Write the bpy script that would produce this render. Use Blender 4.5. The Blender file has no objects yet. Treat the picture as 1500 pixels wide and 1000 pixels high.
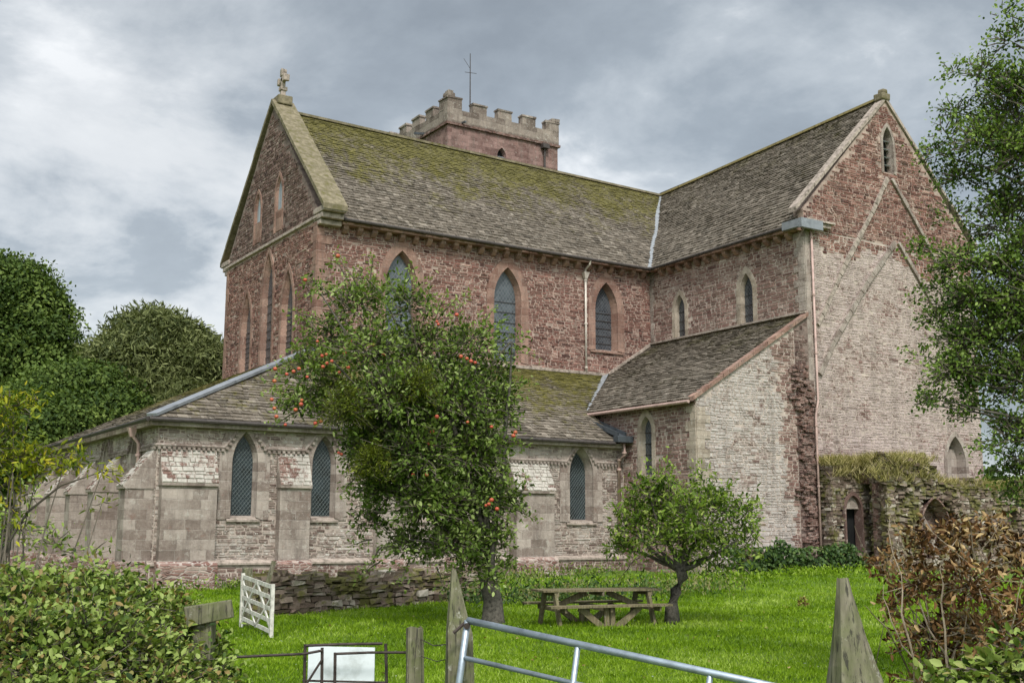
import bpy, math, random
import numpy as np
from mathutils import Vector, Matrix
from mathutils.geometry import tessellate_polygon
random.seed(7); rng = np.random.default_rng(11)
R = math.radians
scene = bpy.context.scene
COL = scene.collection

# ------------------------------------------------------------------ camera
CAM = Vector((-18.819, -45.345, 2.10)); TILT, YAW, ROLL = R(9.276), R(32.505), R(.174); FPX = 1669.79
fwd = Vector((math.sin(YAW)*math.cos(TILT), math.cos(YAW)*math.cos(TILT), math.sin(TILT)))
rgt = Vector((math.cos(YAW), -math.sin(YAW), 0)); upv = rgt.cross(fwd)
camR = rgt*math.cos(ROLL)+upv*math.sin(ROLL); camU = -rgt*math.sin(ROLL)+upv*math.cos(ROLL)
cd = bpy.data.cameras.new("camera"); co = bpy.data.objects.new("camera", cd); COL.objects.link(co)
co.matrix_world = Matrix.Translation(CAM) @ Matrix((camR, camU, -fwd)).transposed().to_4x4()
cd.sensor_width = 36; cd.lens = 36*FPX/1500; cd.clip_end = 3000; cd.clip_start = .05
scene.camera = co
def at(px, py, d):                       # a point d metres away (measured on the ground) in the direction of a pixel
    v = fwd + camR*(px-750)/FPX - camU*(py-500)/FPX
    return CAM + v*(d/math.hypot(v.x, v.y))

# ------------------------------------------------------------------ node helper
class NT:
    def __init__(s, nt): s.nt = nt
    def n(s, t, inp=None, **kw):
        nd = s.nt.nodes.new(t)
        for k, v in kw.items(): setattr(nd, k, v)
        for k, v in (inp or {}).items():
            sock = nd.inputs[k]
            if hasattr(v, 'outputs'): v = v.outputs[0]
            if isinstance(v, bpy.types.NodeSocket): s.nt.links.new(v, sock)
            else: sock.default_value = v
        return nd
    def math(s, op, a, b=0.0, c=0.0, clamp=False): return s.n('ShaderNodeMath', {0: a, 1: b, 2: c}, operation=op, use_clamp=clamp).outputs[0]
    def mix(s, f, a, b, bt='MIX'):
        m = s.n('ShaderNodeMix', data_type='RGBA', blend_type=bt)
        for i, v in ((0, f), (6, a), (7, b)):
            if isinstance(v, bpy.types.NodeSocket): s.nt.links.new(v, m.inputs[i])
            else: m.inputs[i].default_value = v if i == 0 else (tuple(v)+(1,))[:4]
        return m.outputs[2]
    def ramp(s, f, stops, interp='LINEAR'):
        r = s.n('ShaderNodeValToRGB', {0: f}); e = r.color_ramp; e.interpolation = interp
        while len(e.elements) < len(stops): e.elements.new(.5)
        for i, (p, c) in enumerate(stops):
            e.elements[i].position = p; e.elements[i].color = (c, c, c, 1) if isinstance(c, (int, float)) else tuple(c)+(1,)
        return r.outputs[0]
    def noise(s, vec, scale, detail=3, rough=.55, dist=0):
        return s.n('ShaderNodeTexNoise', {'Vector': vec, 'Scale': scale, 'Detail': detail, 'Roughness': rough, 'Distortion': dist}).outputs[0]
    def comb(s, x, y, z=0.0): return s.n('ShaderNodeCombineXYZ', {0: x, 1: y, 2: z}).outputs[0]
    def vmul(s, v, k): return s.n('ShaderNodeVectorMath', {0: v, 1: k}, operation='MULTIPLY').outputs[0]
    def vadd(s, v, k): return s.n('ShaderNodeVectorMath', {0: v, 1: k}, operation='ADD').outputs[0]

# ------------------------------------------------------------------ world: nishita sky behind a broken overcast
SUN_EL, SUN_AZ = R(50), R(203)           # azimuth clockwise from +Y
w = bpy.data.worlds.new("World"); scene.world = w; w.use_nodes = True
T = NT(w.node_tree); w.node_tree.nodes.clear()
sky = T.n('ShaderNodeTexSky', sky_type='NISHITA', sun_disc=False, sun_elevation=SUN_EL, sun_rotation=SUN_AZ)
tc = T.n('ShaderNodeTexCoord').outputs['Generated']
sp = T.n('ShaderNodeSeparateXYZ', {0: tc}); X, Y, Z = sp.outputs
zz = T.math('ADD', T.math('MAXIMUM', Z, 0.0), .28)
cv = T.comb(T.math('DIVIDE', X, zz), T.math('DIVIDE', Y, zz), 3.7)
n1 = T.noise(cv, 2.4, 9, .58, .22); n2 = T.noise(T.vadd(cv, (5.2, 1.3, 2.)), .8, 4, .5, .2)
n3 = T.noise(T.vadd(cv, (1.7, 9.2, 4.)), 6., 6, .6, .2)
cl = T.math('ADD', T.math('ADD', T.math('MULTIPLY', n1, .62), T.math('MULTIPLY', n2, .30)), T.math('MULTIPLY', n3, .13))
cl = T.math('SUBTRACT', cl, .035)
# brighter break in the cloud low in the north-west of the view
bd = at(190, 400, 100)-CAM; bd.normalize()
dot = T.n('ShaderNodeVectorMath', {0: tc, 1: tuple(bd)}, operation='DOT_PRODUCT').outputs['Value']
bd2 = at(40, 120, 100)-CAM; bd2.normalize()
dot2 = T.n('ShaderNodeVectorMath', {0: tc, 1: tuple(bd2)}, operation='DOT_PRODUCT').outputs['Value']
glow = T.math('ADD', T.math('MULTIPLY', T.ramp(dot, [(.945, 0.), (.98, .45), (.998, 1.)]), 1.9), T.math('MULTIPLY', T.ramp(dot2, [(.955, 0.), (.99, 1.)]), -.75))
hz = T.ramp(Z, [(0., 1.), (.28, .45), (.6, 0.)])
f = T.math('ADD', cl, T.math('MULTIPLY', glow, .058)); f = T.math('ADD', f, T.math('MULTIPLY', hz, .03))
ccol = T.ramp(f, [(.36, (2.0, 2.25, 2.45)), (.45, (2.4, 2.68, 2.92)), (.53, (3.05, 3.4, 3.68)), (.60, (4.4, 4.75, 5.0)), (.68, (8.6, 8.7, 8.7))])
ccol = T.mix(T.math('MULTIPLY', T.ramp(dot, [(.955, 0.), (.982, .35), (.998, 1.)]), T.ramp(n1, [(.40, .15), (.55, 1.)])), ccol, (6.4, 6.5, 6.5))
# unseen cloud behind the camera, round the hidden sun, brightened to light the scene
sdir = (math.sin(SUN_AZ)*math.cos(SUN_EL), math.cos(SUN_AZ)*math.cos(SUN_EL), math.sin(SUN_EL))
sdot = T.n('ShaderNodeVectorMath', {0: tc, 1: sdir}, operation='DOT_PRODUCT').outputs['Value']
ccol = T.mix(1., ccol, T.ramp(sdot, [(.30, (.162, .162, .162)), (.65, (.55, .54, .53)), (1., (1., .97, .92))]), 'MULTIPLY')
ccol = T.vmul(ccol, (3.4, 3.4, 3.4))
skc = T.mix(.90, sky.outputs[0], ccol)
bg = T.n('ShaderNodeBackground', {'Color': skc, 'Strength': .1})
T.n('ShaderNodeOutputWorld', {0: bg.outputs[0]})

sl = bpy.data.lights.new("sun", 'SUN'); sl.energy = 1.5; sl.angle = R(11); sl.color = (1, .97, .92)
so = bpy.data.objects.new("sun", sl); COL.objects.link(so)
sd = Vector((math.sin(SUN_AZ)*math.cos(SUN_EL), math.cos(SUN_AZ)*math.cos(SUN_EL), math.sin(SUN_EL)))
so.rotation_euler = sd.to_track_quat('Z', 'Y').to_euler(); so.location = (0, -20, 60)
vs = scene.view_settings; vs.view_transform = 'Standard'; vs.look = 'None'; vs.gamma = 1; vs.exposure = 1.20
scene.render.engine = 'CYCLES'; scene.render.resolution_x, scene.render.resolution_y = 1024, 682

# ------------------------------------------------------------------ materials
def mat(name, rough=.9, spec=.2):
    m = bpy.data.materials.new(name); m.use_nodes = True; nt = m.node_tree; nt.nodes.clear()
    T = NT(nt); b = T.n('ShaderNodeBsdfPrincipled', {'Roughness': rough, 'Specular IOR Level': spec})
    T.n('ShaderNodeOutputMaterial', {0: b.outputs[0]}); return m, T, b
def bump(T, b, h, strength=.5, dist=.03):
    T.nt.links.new(T.n('ShaderNodeBump', {'Height': h, 'Strength': strength, 'Distance': dist}).outputs[0], b.inputs['Normal'])
def setc(T, b, c): T.nt.links.new(c, b.inputs['Base Color'])
def uvz(T):
    p = T.n('ShaderNodeNewGeometry').outputs['Position']; s = T.n('ShaderNodeSeparateXYZ', {0: p})
    return p, T.math('ADD', s.outputs[0], T.math('MULTIPLY', s.outputs[1], .985)), s.outputs
def rubble(name, stones, mortar, sx=2.9, sz=8.6, mw=.07, wash=None, wash_lo=.5, wash_hi=.6, lich=0.0, bs=.8):
    m, T, b = mat(name, .93, .12); p, u, s = uvz(T)
    wn = T.n('ShaderNodeTexNoise', {'Vector': p, 'Scale': 1.1, 'Detail': 4., 'Roughness': .65}).outputs[1]; ws = T.n('ShaderNodeSeparateXYZ', {0: wn})
    w2 = T.n('ShaderNodeTexNoise', {'Vector': p, 'Scale': 7., 'Detail': 2.}).outputs[1]; ws2 = T.n('ShaderNodeSeparateXYZ', {0: w2})
    uu = T.math('ADD', T.math('ADD', u, T.math('MULTIPLY', ws.outputs[0], .9)), T.math('MULTIPLY', ws2.outputs[0], .05))
    vv = T.math('ADD', T.math('ADD', s[2], T.math('MULTIPLY', ws.outputs[1], .22)), T.math('MULTIPLY', ws2.outputs[1], .03))
    kw = dict(voronoi_dimensions='2D')
    def lay(fx, fz, off):
        v = T.comb(T.math('MULTIPLY', uu, fx), T.math('MULTIPLY_ADD', vv, fz, off), 0.0)
        return (T.n('ShaderNodeTexVoronoi', {'Vector': v, 'Scale': 1.0, 'Randomness': .88}, feature='F1', **kw), T.n('ShaderNodeTexVoronoi', {'Vector': v, 'Scale': 1.0, 'Randomness': .88}, feature='DISTANCE_TO_EDGE', **kw))
    va, ea = lay(sx, sz, 0.); vb, eb = lay(sx*1.5, sz*1.45, 3.3)
    sel = T.ramp(T.noise(p, .9, 3, .6), [(.50, 0.), (.54, 1.)])          # patches of smaller stones
    colr = T.mix(sel, va.outputs['Color'], vb.outputs['Color']); edge = T.mix(sel, ea.outputs[0], eb.outputs[0])
    rs = T.n('ShaderNodeSeparateXYZ', {0: colr}); fine = T.noise(p, 16, 5, .7); big = T.noise(p, .35, 5, .65)
    k = T.math('ADD', rs.outputs[0], T.math('MULTIPLY', T.math('SUBTRACT', big, .5), 1.0))
    k = T.math('ADD', k, T.math('MULTIPLY', T.math('SUBTRACT', fine, .5), .6))
    n = len(stones); c = T.ramp(k, [(i/(n-1), q) for i, q in enumerate(stones)])
    jw = T.math('MULTIPLY_ADD', T.noise(p, 3.1, 4, .7), mw*4.0, -mw*1.1)      # joints open and close along the wall
    e = T.math('SUBTRACT', edge, jw); mm = T.ramp(e, [(0., 1.), (.07, 0.)])
    dk = T.ramp(T.noise(p, 1.9, 4, .7), [(.36, 0.), (.50, 1.)])                 # flush pale joints here, open ones with shadow painted dark there
    jc = T.mix(dk, tuple(x*.30 for x in stones[1]), T.mix(fine, tuple(x*.6 for x in mortar), mortar))
    c = T.mix(T.math('MULTIPLY', mm, .9), c, jc)
    if wash:
        wf = T.ramp(T.math('ADD', T.math('MULTIPLY', T.noise(p, .5, 6, .7), .5), T.math('MULTIPLY', T.math('ADD', T.noise(p, 4., 6, .8), T.math('MULTIPLY', rs.outputs[1], .16)), .46)), [(wash_lo, 0.), (wash_hi, 1.)])
        wc = T.mix(T.ramp(T.noise(p, 9, 6, .8), [(.35, 0.), (.7, 1.)]), tuple(x*.66 for x in wash), wash)
        c = T.mix(T.math('MULTIPLY', wf, .86), c, wc)
    if lich:
        lf = T.ramp(T.noise(p, 5.5, 5, .7), [(.58, 0.), (.64, 1.)])
        c = T.mix(T.math('MULTIPLY', lf, lich), c, (.60, .565, .51))
    st = T.noise(T.vmul(p, (1.2, 1.2, .14)), 1.6, 5, .65)
    c = T.mix(T.ramp(st, [(.46, 0.), (.75, .5)]), c, (.105, .078, .065))
    setc(T, b, c)
    h = T.math('ADD', T.math('MINIMUM', edge, .2), T.math('MULTIPLY', fine, .22)); bump(T, b, h, bs, .09)
    return m
RED = [(.055, .026, .023), (.115, .052, .043), (.175, .083, .067), (.235, .118, .094), (.31, .18, .145), (.42, .31, .255)]
PINK = [(.17, .10, .09), (.25, .16, .14), (.32, .22, .20), (.40, .30, .27), (.48, .39, .35)]
def stonemat(name, ramp_, wash=None, wlo=.5, whi=.6, wk=.85, lich=0., stain=.5):
    m, T, b = mat(name, .93, .12); p = T.n('ShaderNodeNewGeometry').outputs['Position']
    a = T.n('ShaderNodeAttribute', attribute_name='rnd').outputs['Fac']; fine = T.noise(p, 17, 6, .72)
    k = T.math('ADD', T.math('ADD', T.math('MULTIPLY', a, .8), T.math('MULTIPLY', T.noise(p, .4, 5, .65), .5)), T.math('MULTIPLY_ADD', fine, 1.1, -.73)); n = len(ramp_)
    c = T.ramp(k, [(i/(n-1), q) for i, q in enumerate(ramp_)])
    sm = T.ramp(T.math('ADD', T.noise(p, 3.2, 6, .78), T.math('MULTIPLY_ADD', T.noise(p, .7, 3), .3, -.15)), [(.57, 0.), (.64, .75)])      # mortar smeared over the stones
    c = T.mix(sm, c, tuple(.55*x+.45*y for x, y in zip(ramp_[-1], (.50, .42, .36))))
    if wash:
        wf = T.ramp(T.math('ADD', T.math('MULTIPLY', T.noise(p, .45, 6, .7), .55), T.math('MULTIPLY', T.math('ADD', T.noise(p, 3.5, 6, .8), T.math('MULTIPLY', a, .2)), .42)), [(wlo, 0.), (whi, 1.)])
        c = T.mix(T.math('MULTIPLY', wf, wk), c, T.mix(T.ramp(T.noise(p, 8, 6, .8), [(.35, 0.), (.7, 1.)]), tuple(x*.68 for x in wash), wash))
    if lich: c = T.mix(T.ramp(T.noise(p, 5.5, 5, .72), [(.57, 0.), (.62, lich)]), c, (.58, .55, .49))
    c = T.mix(T.ramp(T.noise(T.vmul(p, (1.2, 1.2, .14)), 1.6, 5, .65), [(.46, 0.), (.76, stain)]), c, (.10, .075, .062))
    setc(T, b, c); bump(T, b, fine, .9, .03); return m
GREYB = [(.13, .095, .08), (.20, .14, .12), (.27, .20, .17), (.35, .29, .24), (.44, .39, .33)]
M = {}
M['s_red'] = stonemat('red_stones', RED)
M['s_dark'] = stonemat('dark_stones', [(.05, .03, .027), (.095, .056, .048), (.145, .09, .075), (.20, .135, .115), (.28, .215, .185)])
M['s_pale'] = stonemat('pale_red_stones', [(.10, .052, .044), (.17, .095, .08), (.235, .145, .12), (.31, .215, .18), (.42, .33, .28)])
M['s_lime'] = stonemat('limewashed_stones', [(.10, .052, .044), (.19, .11, .095), (.285, .185, .165), (.38, .28, .25), (.47, .375, .34)], (.54, .435, .40), .44, .53, .88, lich=.2, stain=.6)
M['s_render'] = stonemat('rendered_stones', [(.11, .065, .055), (.19, .125, .105), (.29, .215, .185), (.38, .315, .275), (.46, .41, .36)], (.54, .48, .44), .45, .52, .9, .45, .65)
M['s_amb'] = stonemat('grey_stones', [(.10, .065, .055), (.17, .12, .10), (.25, .19, .16), (.34, .275, .235), (.44, .385, .335)], (.50, .45, .40), .50, .58, .7, .75)
M['s_low'] = stonemat('plinth_stones', [(.09, .05, .042), (.15, .09, .075), (.22, .15, .125), (.32, .25, .21)], None, lich=.6)
M['s_lich'] = stonemat('lichened_stones', [(.11, .06, .048), (.17, .10, .08), (.25, .17, .14), (.36, .29, .25)], (.52, .48, .42), .49, .53, .95, .35, .45)
M['red'] = rubble('red_rubble', RED, (.60, .47, .41), mw=.065)
M['red_dark'] = rubble('gable_rubble', [(.07, .04, .036), (.12, .065, .055), (.17, .10, .085), (.23, .15, .13), (.30, .22, .19)], (.30, .24, .21), mw=.04)
M['red_pale'] = rubble('transept_rubble', [(.16, .075, .062), (.23, .12, .10), (.30, .18, .155), (.38, .26, .22), (.46, .36, .31)], (.58, .49, .42), mw=.09)
M['lime'] = rubble('limewashed_rubble', PINK, (.62, .54, .48), mw=.09, wash=(.50, .415, .375), wash_lo=.40, wash_hi=.56, bs=.7)
M['render'] = rubble('old_render', PINK, (.60, .54, .49), mw=.09, wash=(.47, .43, .395), wash_lo=.40, wash_hi=.52, bs=.75)
M['scar'] = rubble('torn_rubble', [(.06, .035, .03), (.12, .065, .05), (.19, .11, .09), (.27, .18, .15)], (.30, .25, .22), sx=3.6, sz=10, mw=.02)
M['amb'] = rubble('ambulatory_rubble', GREYB+[(.5, .45, .4)], (.55, .49, .43), mw=.09, wash=(.46, .42, .37), wash_lo=.55, wash_hi=.64, lich=.35)
M['amb_low'] = rubble('plinth_rubble', [(.12, .06, .05), (.2, .11, .09), (.28, .18, .15), (.4, .32, .27)], (.48, .41, .36), mw=.06, lich=.6)
M['lichen'] = rubble('lichened_weathering', [(.14, .07, .055), (.22, .12, .10), (.32, .2, .17)], (.55, .52, .46), mw=.05, wash=(.56, .53, .47), wash_lo=.47, wash_hi=.51)
def ashlar(name, c1, c2, mort, bw=.78, bh=.34, stain=.6, lich=.3):
    m, T, b = mat(name, .9, .15); p, u, s = uvz(T)
    wn = T.n('ShaderNodeTexNoise', {'Vector': p, 'Scale': 1.4, 'Detail': 4.}).outputs[1]; ws = T.n('ShaderNodeSeparateXYZ', {0: wn})
    v = T.comb(T.math('ADD', u, T.math('MULTIPLY', ws.outputs[0], .12)), T.math('ADD', s[2], T.math('MULTIPLY', ws.outputs[1], .07)))
    br = T.n('ShaderNodeTexBrick', {'Vector': v, 'Color1': (0, 0, 0, 1), 'Color2': (1, 1, 1, 1), 'Mortar': (.5, .5, .5, 1), 'Scale': 1., 'Mortar Size': .010, 'Mortar Smooth': .5, 'Bias': 0., 'Brick Width': bw, 'Row Height': bh}, offset=.43, squash=.7, squash_frequency=3)
    k = T.math('ADD', T.math('MULTIPLY', br.outputs[0], .30), T.math('MULTIPLY', T.noise(p, 1.0, 7, .75), .80)); k = T.math('ADD', k, T.math('MULTIPLY_ADD', T.noise(p, 12, 5, .8), .5, -.25))
    c = T.ramp(k, [(.22, tuple(x*.55 for x in c1)), (.42, c1), (.62, c2), (.85, tuple(x*1.3 for x in c2))])
    jf = T.math('MULTIPLY', br.outputs['Fac'], T.ramp(T.noise(p, 2.6, 4, .7), [(.38, .1), (.62, .65)]))
    c = T.mix(jf, c, mort)
    c = T.mix(T.ramp(T.noise(T.vmul(p, (1.5, 1.5, .22)), 2.0, 6, .7), [(.46, 0.), (.70, stain)]), c, (.12, .095, .08))
    c = T.mix(T.ramp(T.noise(p, 4.5, 6, .75), [(.57, 0.), (.64, lich)]), c, (.55, .52, .46))
    c = T.mix(T.ramp(T.noise(T.vadd(p, (3.1, 7.7, 1.2)), 3.2, 6, .75), [(.60, 0.), (.68, .45)]), c, (.20, .105, .08))
    setc(T, b, c); bump(T, b, T.math('ADD', T.math('MULTIPLY', br.outputs['Fac'], -.5), T.math('MULTIPLY', T.noise(p, 9, 7, .8), 1.3)), .8, .03)
    return m
M['ash_red'] = ashlar('red_ashlar', (.19, .105, .08), (.28, .175, .135), (.42, .34, .29), bh=.36, lich=.1)
M['ash_grey'] = ashlar('grey_ashlar', (.20, .155, .13), (.335, .28, .24), (.45, .40, .355))
M['ash_buff'] = ashlar('buff_ashlar', (.29, .235, .18), (.385, .32, .255), (.46, .42, .36), bh=.34)
M['parapet'] = ashlar('parapet_stone', (.13, .10, .082), (.25, .205, .17), (.3, .27, .23), bw=.9, bh=.4, stain=.6, lich=.4)
M['tower'] = ashlar('tower_sandstone', (.135, .078, .067), (.24, .15, .13), (.28, .2, .17), bw=.55, bh=.24, stain=.6)
def plain(name, col, rough=.6, metal=0., spec=.3, var=.25, sc=6., col2=None, bs=.0):
    m, T, b = mat(name, rough, spec); b.inputs['Metallic'].default_value = metal
    p = T.n('ShaderNodeNewGeometry').outputs['Position']; nz = T.noise(p, sc, 5, .65)
    c2 = col2 or tuple(x*(1-var*1.6) for x in col)
    setc(T, b, T.ramp(nz, [(.3, c2), (.5, col), (.72, tuple(min(1, x*(1+var)) for x in col))]))
    if bs: bump(T, b, nz, bs, .02)
    return m
M['mortar'] = plain('lime_mortar', (.30, .225, .185), .95, var=.5, sc=2.2, col2=(.10, .068, .055), bs=.4)
M['mortar_pale'] = plain('pale_mortar', (.36, .295, .25), .95, var=.4, sc=2.5, col2=(.16, .12, .10), bs=.4)
M['mortar_dark'] = plain('dark_joints', (.17, .125, .105), .95, var=.4, sc=3, col2=(.07, .05, .04), bs=.4)
M['coping'] = plain('coping_stone', (.15, .125, .08), .92, var=.7, sc=4.2, col2=(.095, .085, .022), bs=.9)
M['coping_pale'] = plain('pale_coping', (.30, .245, .205), .92, var=.5, sc=5, col2=(.10, .082, .062), bs=.9)
M['lead'] = plain('lead_sheet', (.25, .26, .275), .45, .35, .5, .2, 2.5)
M['leadd'] = plain('dark_lead', (.07, .08, .09), .5, .3, .5, .3, 3)
M['flash'] = plain('lead_flashing', (.22, .23, .24), .5, .1, .5, .2, 5)
M['gutter'] = plain('gutter_iron', (.055, .045, .04), .6, var=.3)
M['pipe'] = plain('pipe_paint', (.42, .29, .25), .6, var=.2, sc=2)
M['pipe_pale'] = plain('pale_pipe_paint', (.50, .44, .38), .6, var=.2, sc=2)
M['dark'] = plain('dark_void', (.012, .012, .012), .9)
M['iron'] = plain('rusty_iron', (.055, .042, .036), .75, .3, .3, .4, 14)
M['galv'] = plain('galvanised_steel', (.34, .39, .43), .42, .65, .5, .25, 9)
M['whitep'] = plain('old_white_paint', (.50, .475, .42), .8, var=.35, sc=9, col2=(.26, .24, .2))
M['board'] = plain('white_board', (.66, .70, .71), .5, var=.06, sc=5, col2=(.46, .49, .48))
M['bark'] = plain('bark', (.085, .075, .06), .95, var=.5, sc=14, bs=1.)
M['twig'] = plain('twig_bark', (.12, .10, .075), .9, var=.3, sc=9)
M['deadtwig'] = plain('dead_twig', (.25, .20, .14), .9, var=.4, sc=9)
M['apple'] = plain('apple_skin', (.36, .06, .035), .45, spec=.35, var=.3, sc=14, col2=(.40, .20, .06))
def wood(name, c1, c2, green=0.):
    m, T, b = mat(name, .85, .2); p = T.n('ShaderNodeTexCoord').outputs['Object']
    g = T.noise(T.vmul(p, (1, 1, .12)), 30, 4, .6)
    c = T.ramp(g, [(.3, tuple(x*.6 for x in c1)), (.5, c1), (.75, c2)])
    if green: c = T.mix(T.ramp(T.noise(p, 4, 5, .7), [(.4, 0.), (.65, green)]), c, (.11, .125, .045))
    c = T.mix(T.ramp(T.noise(T.vmul(p, (1, 1, .05)), 70, 4, .7), [(.54, 0.), (.62, .85)]), c, (.03, .028, .022)); c = T.mix(T.ramp(T.noise(p, 13, 5, .75), [(.60, 0.), (.66, .5)]), c, (.40, .39, .33))
    setc(T, b, c); bump(T, b, g, .7, .01); return m
M['post'] = wood('weathered_post', (.15, .13, .095), (.27, .24, .18), .8)
M['table'] = wood('weathered_table', (.16, .125, .075), (.26, .215, .135), .4)
def tiles_mat(name, cols, moss, mz0, mz1, mstr=1.):
    m, T, b = mat(name, .9, .2); p = T.n('ShaderNodeNewGeometry').outputs['Position']
    a = T.n('ShaderNodeAttribute', attribute_name='rnd').outputs['Fac']
    s = T.n('ShaderNodeSeparateXYZ', {0: p}).outputs[2]
    k = T.math('ADD', T.math('MULTIPLY', a, .55), T.math('MULTIPLY', T.noise(p, 1.3, 6, .75), .5))
    n = len(cols); c = T.ramp(k, [(.1+.8*i/(n-1), q) for i, q in enumerate(cols)])
    c = T.mix(T.ramp(T.noise(p, 7, 4, .7), [(.56, 0.), (.66, .55)]), c, (.34, .31, .26))
    c = T.mix(T.ramp(T.noise(p, 11, 3, .7), [(.55, 0.), (.68, .5)]), c, (.05, .045, .038))
    hgt = T.n('ShaderNodeMapRange', {'Value': s, 'From Min': mz0, 'From Max': mz1, 'To Min': 0., 'To Max': 1.}).outputs[0]
    mf = T.math('ADD', T.math('ADD', T.math('MULTIPLY', hgt, .30), T.math('MULTIPLY', T.noise(p, .55, 5, .7), .55)), T.math('MULTIPLY', T.noise(p, 4, 4, .7), .42))
    mf = T.ramp(mf, [(.60, 0.), (.72, mstr)])
    mc = T.mix(T.ramp(T.noise(p, 5, 6, .8), [(.35, 0.), (.65, 1.)]), (.055, .05, .016), moss)
    setc(T, b, T.mix(mf, c, mc)); bump(T, b, T.noise(p, 22, 4, .7), .7, .03); return m
TC = [(.045, .036, .028), (.075, .061, .046), (.108, .088, .067), (.15, .124, .097), (.23, .195, .155)]
M['tile'] = tiles_mat('choir_tiles', TC, (.155, .135, .028), 16.1, 22.3, .85)
M['tile_t'] = tiles_mat('transept_tiles', [tuple(v*1.05 for v in c) for c in TC], (.12, .105, .03), 17, 29, .5)
M['tile_a'] = tiles_mat('aisle_tiles', [tuple(v*1.12 for v in c) for c in TC], (.165, .145, .028), 5.0, 9.8, .9)
M['tile_c'] = tiles_mat('chapel_tiles', TC, (.12, .11, .03), 7, 17, .6)
def glass(name, base, dx=7., dz=5., lead=(.03, .03, .032), rough=.12, lw=.09, mott=(.12, .14, .15)):
    m, T, b = mat(name, rough, .8); p, u, s = uvz(T)
    a1 = T.math('ADD', T.math('MULTIPLY', u, dx), T.math('MULTIPLY', s[2], dz)); a2 = T.math('SUBTRACT', T.math('MULTIPLY', u, dx), T.math('MULTIPLY', s[2], dz))
    g1 = T.math('ABSOLUTE', T.math('SUBTRACT', T.math('FRACT', a1), .5)); g2 = T.math('ABSOLUTE', T.math('SUBTRACT', T.math('FRACT', a2), .5))
    g = T.math('LESS_THAN', T.math('MINIMUM', g1, g2), lw)
    cell = T.n('ShaderNodeTexWhiteNoise', {'Vector': T.comb(T.math('FLOOR', T.math('ADD', a1, .5)), T.math('FLOOR', T.math('ADD', a2, .5)))}).outputs['Value']
    c = T.mix(T.math('MULTIPLY', cell, .7), base, mott); c = T.mix(T.ramp(T.noise(p, 2.2, 4), [(.4, 0.), (.7, .6)]), c, mott)
    setc(T, b, T.mix(g, c, lead)); bump(T, b, cell, .35, .02); return m
M['glass_big'] = glass('quarry_glass', (.022, .03, .036), 5.5, 4., (.10, .105, .11), mott=(.08, .098, .11), rough=.4)
M['glass_dark'] = glass('dark_glass', (.02, .025, .032), 6., 5., (.09, .09, .095), mott=(.07, .08, .09))
M['glass_pale'] = glass('pale_glass', (.22, .26, .29), 3., 0.001, (.04, .04, .045), mott=(.35, .4, .43), lw=.04)  # reflected sky put into the pale pane colour
M['grille'] = plain('grille_wire', (.20, .225, .22), .6, .2)
M['glass_plain'] = plain('murky_glass', (.018, .026, .03), .35, spec=.5, var=.8, sc=2.5)
def leafmat(name, cols, trans=.35, rough=.5):
    m = bpy.data.materials.new(name); m.use_nodes = True; nt = m.node_tree; nt.nodes.clear(); T = NT(nt)
    a = T.n('ShaderNodeAttribute', attribute_name='rnd').outputs['Fac']; n = len(cols)
    cols = [tuple(max(0, v+(v-(q[0]+q[1]+q[2])/3)*.22)*(.72+.34*i/(n-1)) for v in q) for i, q in enumerate(cols)]
    c = T.ramp(a, [(i/(n-1), q) for i, q in enumerate(cols)])
    b = T.n('ShaderNodeBsdfPrincipled', {'Base Color': c, 'Roughness': rough+.1, 'Specular IOR Level': .16})
    tr = T.n('ShaderNodeBsdfTranslucent', {'Color': T.mix(1., c, (1.2, 1.25, .6), 'MULTIPLY')})
    T.n('ShaderNodeOutputMaterial', {0: T.n('ShaderNodeMixShader', {0: trans, 1: b.outputs[0], 2: tr.outputs[0]}).outputs[0]}); return m
M['leaf_apple'] = leafmat('apple_leaf', [(.045, .075, .018), (.10, .15, .038), (.18, .24, .072), (.30, .35, .16)])
M['leaf_small'] = leafmat('young_apple_leaf', [(.045, .08, .016), (.10, .16, .032), (.18, .25, .06), (.28, .33, .11)])
M['leaf_mist'] = leafmat('mistletoe_leaf', [(.045, .065, .012), (.10, .125, .025), (.17, .19, .04)])
M['leaf_right'] = leafmat('hawthorn_leaf', [(.045, .08, .024), (.10, .155, .042), (.18, .25, .075), (.28, .35, .13)])
M['leaf_bramble'] = leafmat('bramble_leaf', [(.026, .050, .014), (.06, .10, .024), (.12, .17, .042), (.19, .25, .07), (.24, .30, .10), (.27, .32, .12), (.26, .30, .12), (.20, .15, .07)], .25, .4)
M['leaf_willow'] = leafmat('yellowing_leaf', [(.07, .11, .022), (.15, .19, .035), (.27, .29, .055), (.38, .33, .07)])
M['leaf_dead'] = leafmat('dead_leaf', [(.045, .024, .013), (.11, .058, .028), (.22, .135, .07), (.42, .32, .19)], .2, .8)
M['leaf_oak'] = leafmat('far_oak_leaf', [(.03, .055, .016), (.07, .105, .028), (.135, .175, .055)], .2)
M['leaf_con'] = leafmat('far_conifer_leaf', [(.055, .07, .028), (.11, .125, .052), (.21, .225, .11)], .2)
M['leaf_olive'] = leafmat('far_olive_leaf', [(.05, .075, .018), (.08, .11, .028), (.11, .14, .035)], .2)
M['leaf_ivy'] = leafmat('ivy_leaf', [(.02, .04, .014), (.05, .085, .028), (.11, .15, .055)], .15, .35)
M['leaf_weed'] = leafmat('weed_leaf', [(.05, .10, .025), (.10, .17, .045), (.20, .22, .10), (.30, .25, .15)])
M['grass'] = leafmat('lawn_blade', [(.08, .14, .017), (.145, .235, .030), (.215, .31, .046), (.33, .40, .13)], .4, .6)
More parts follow.
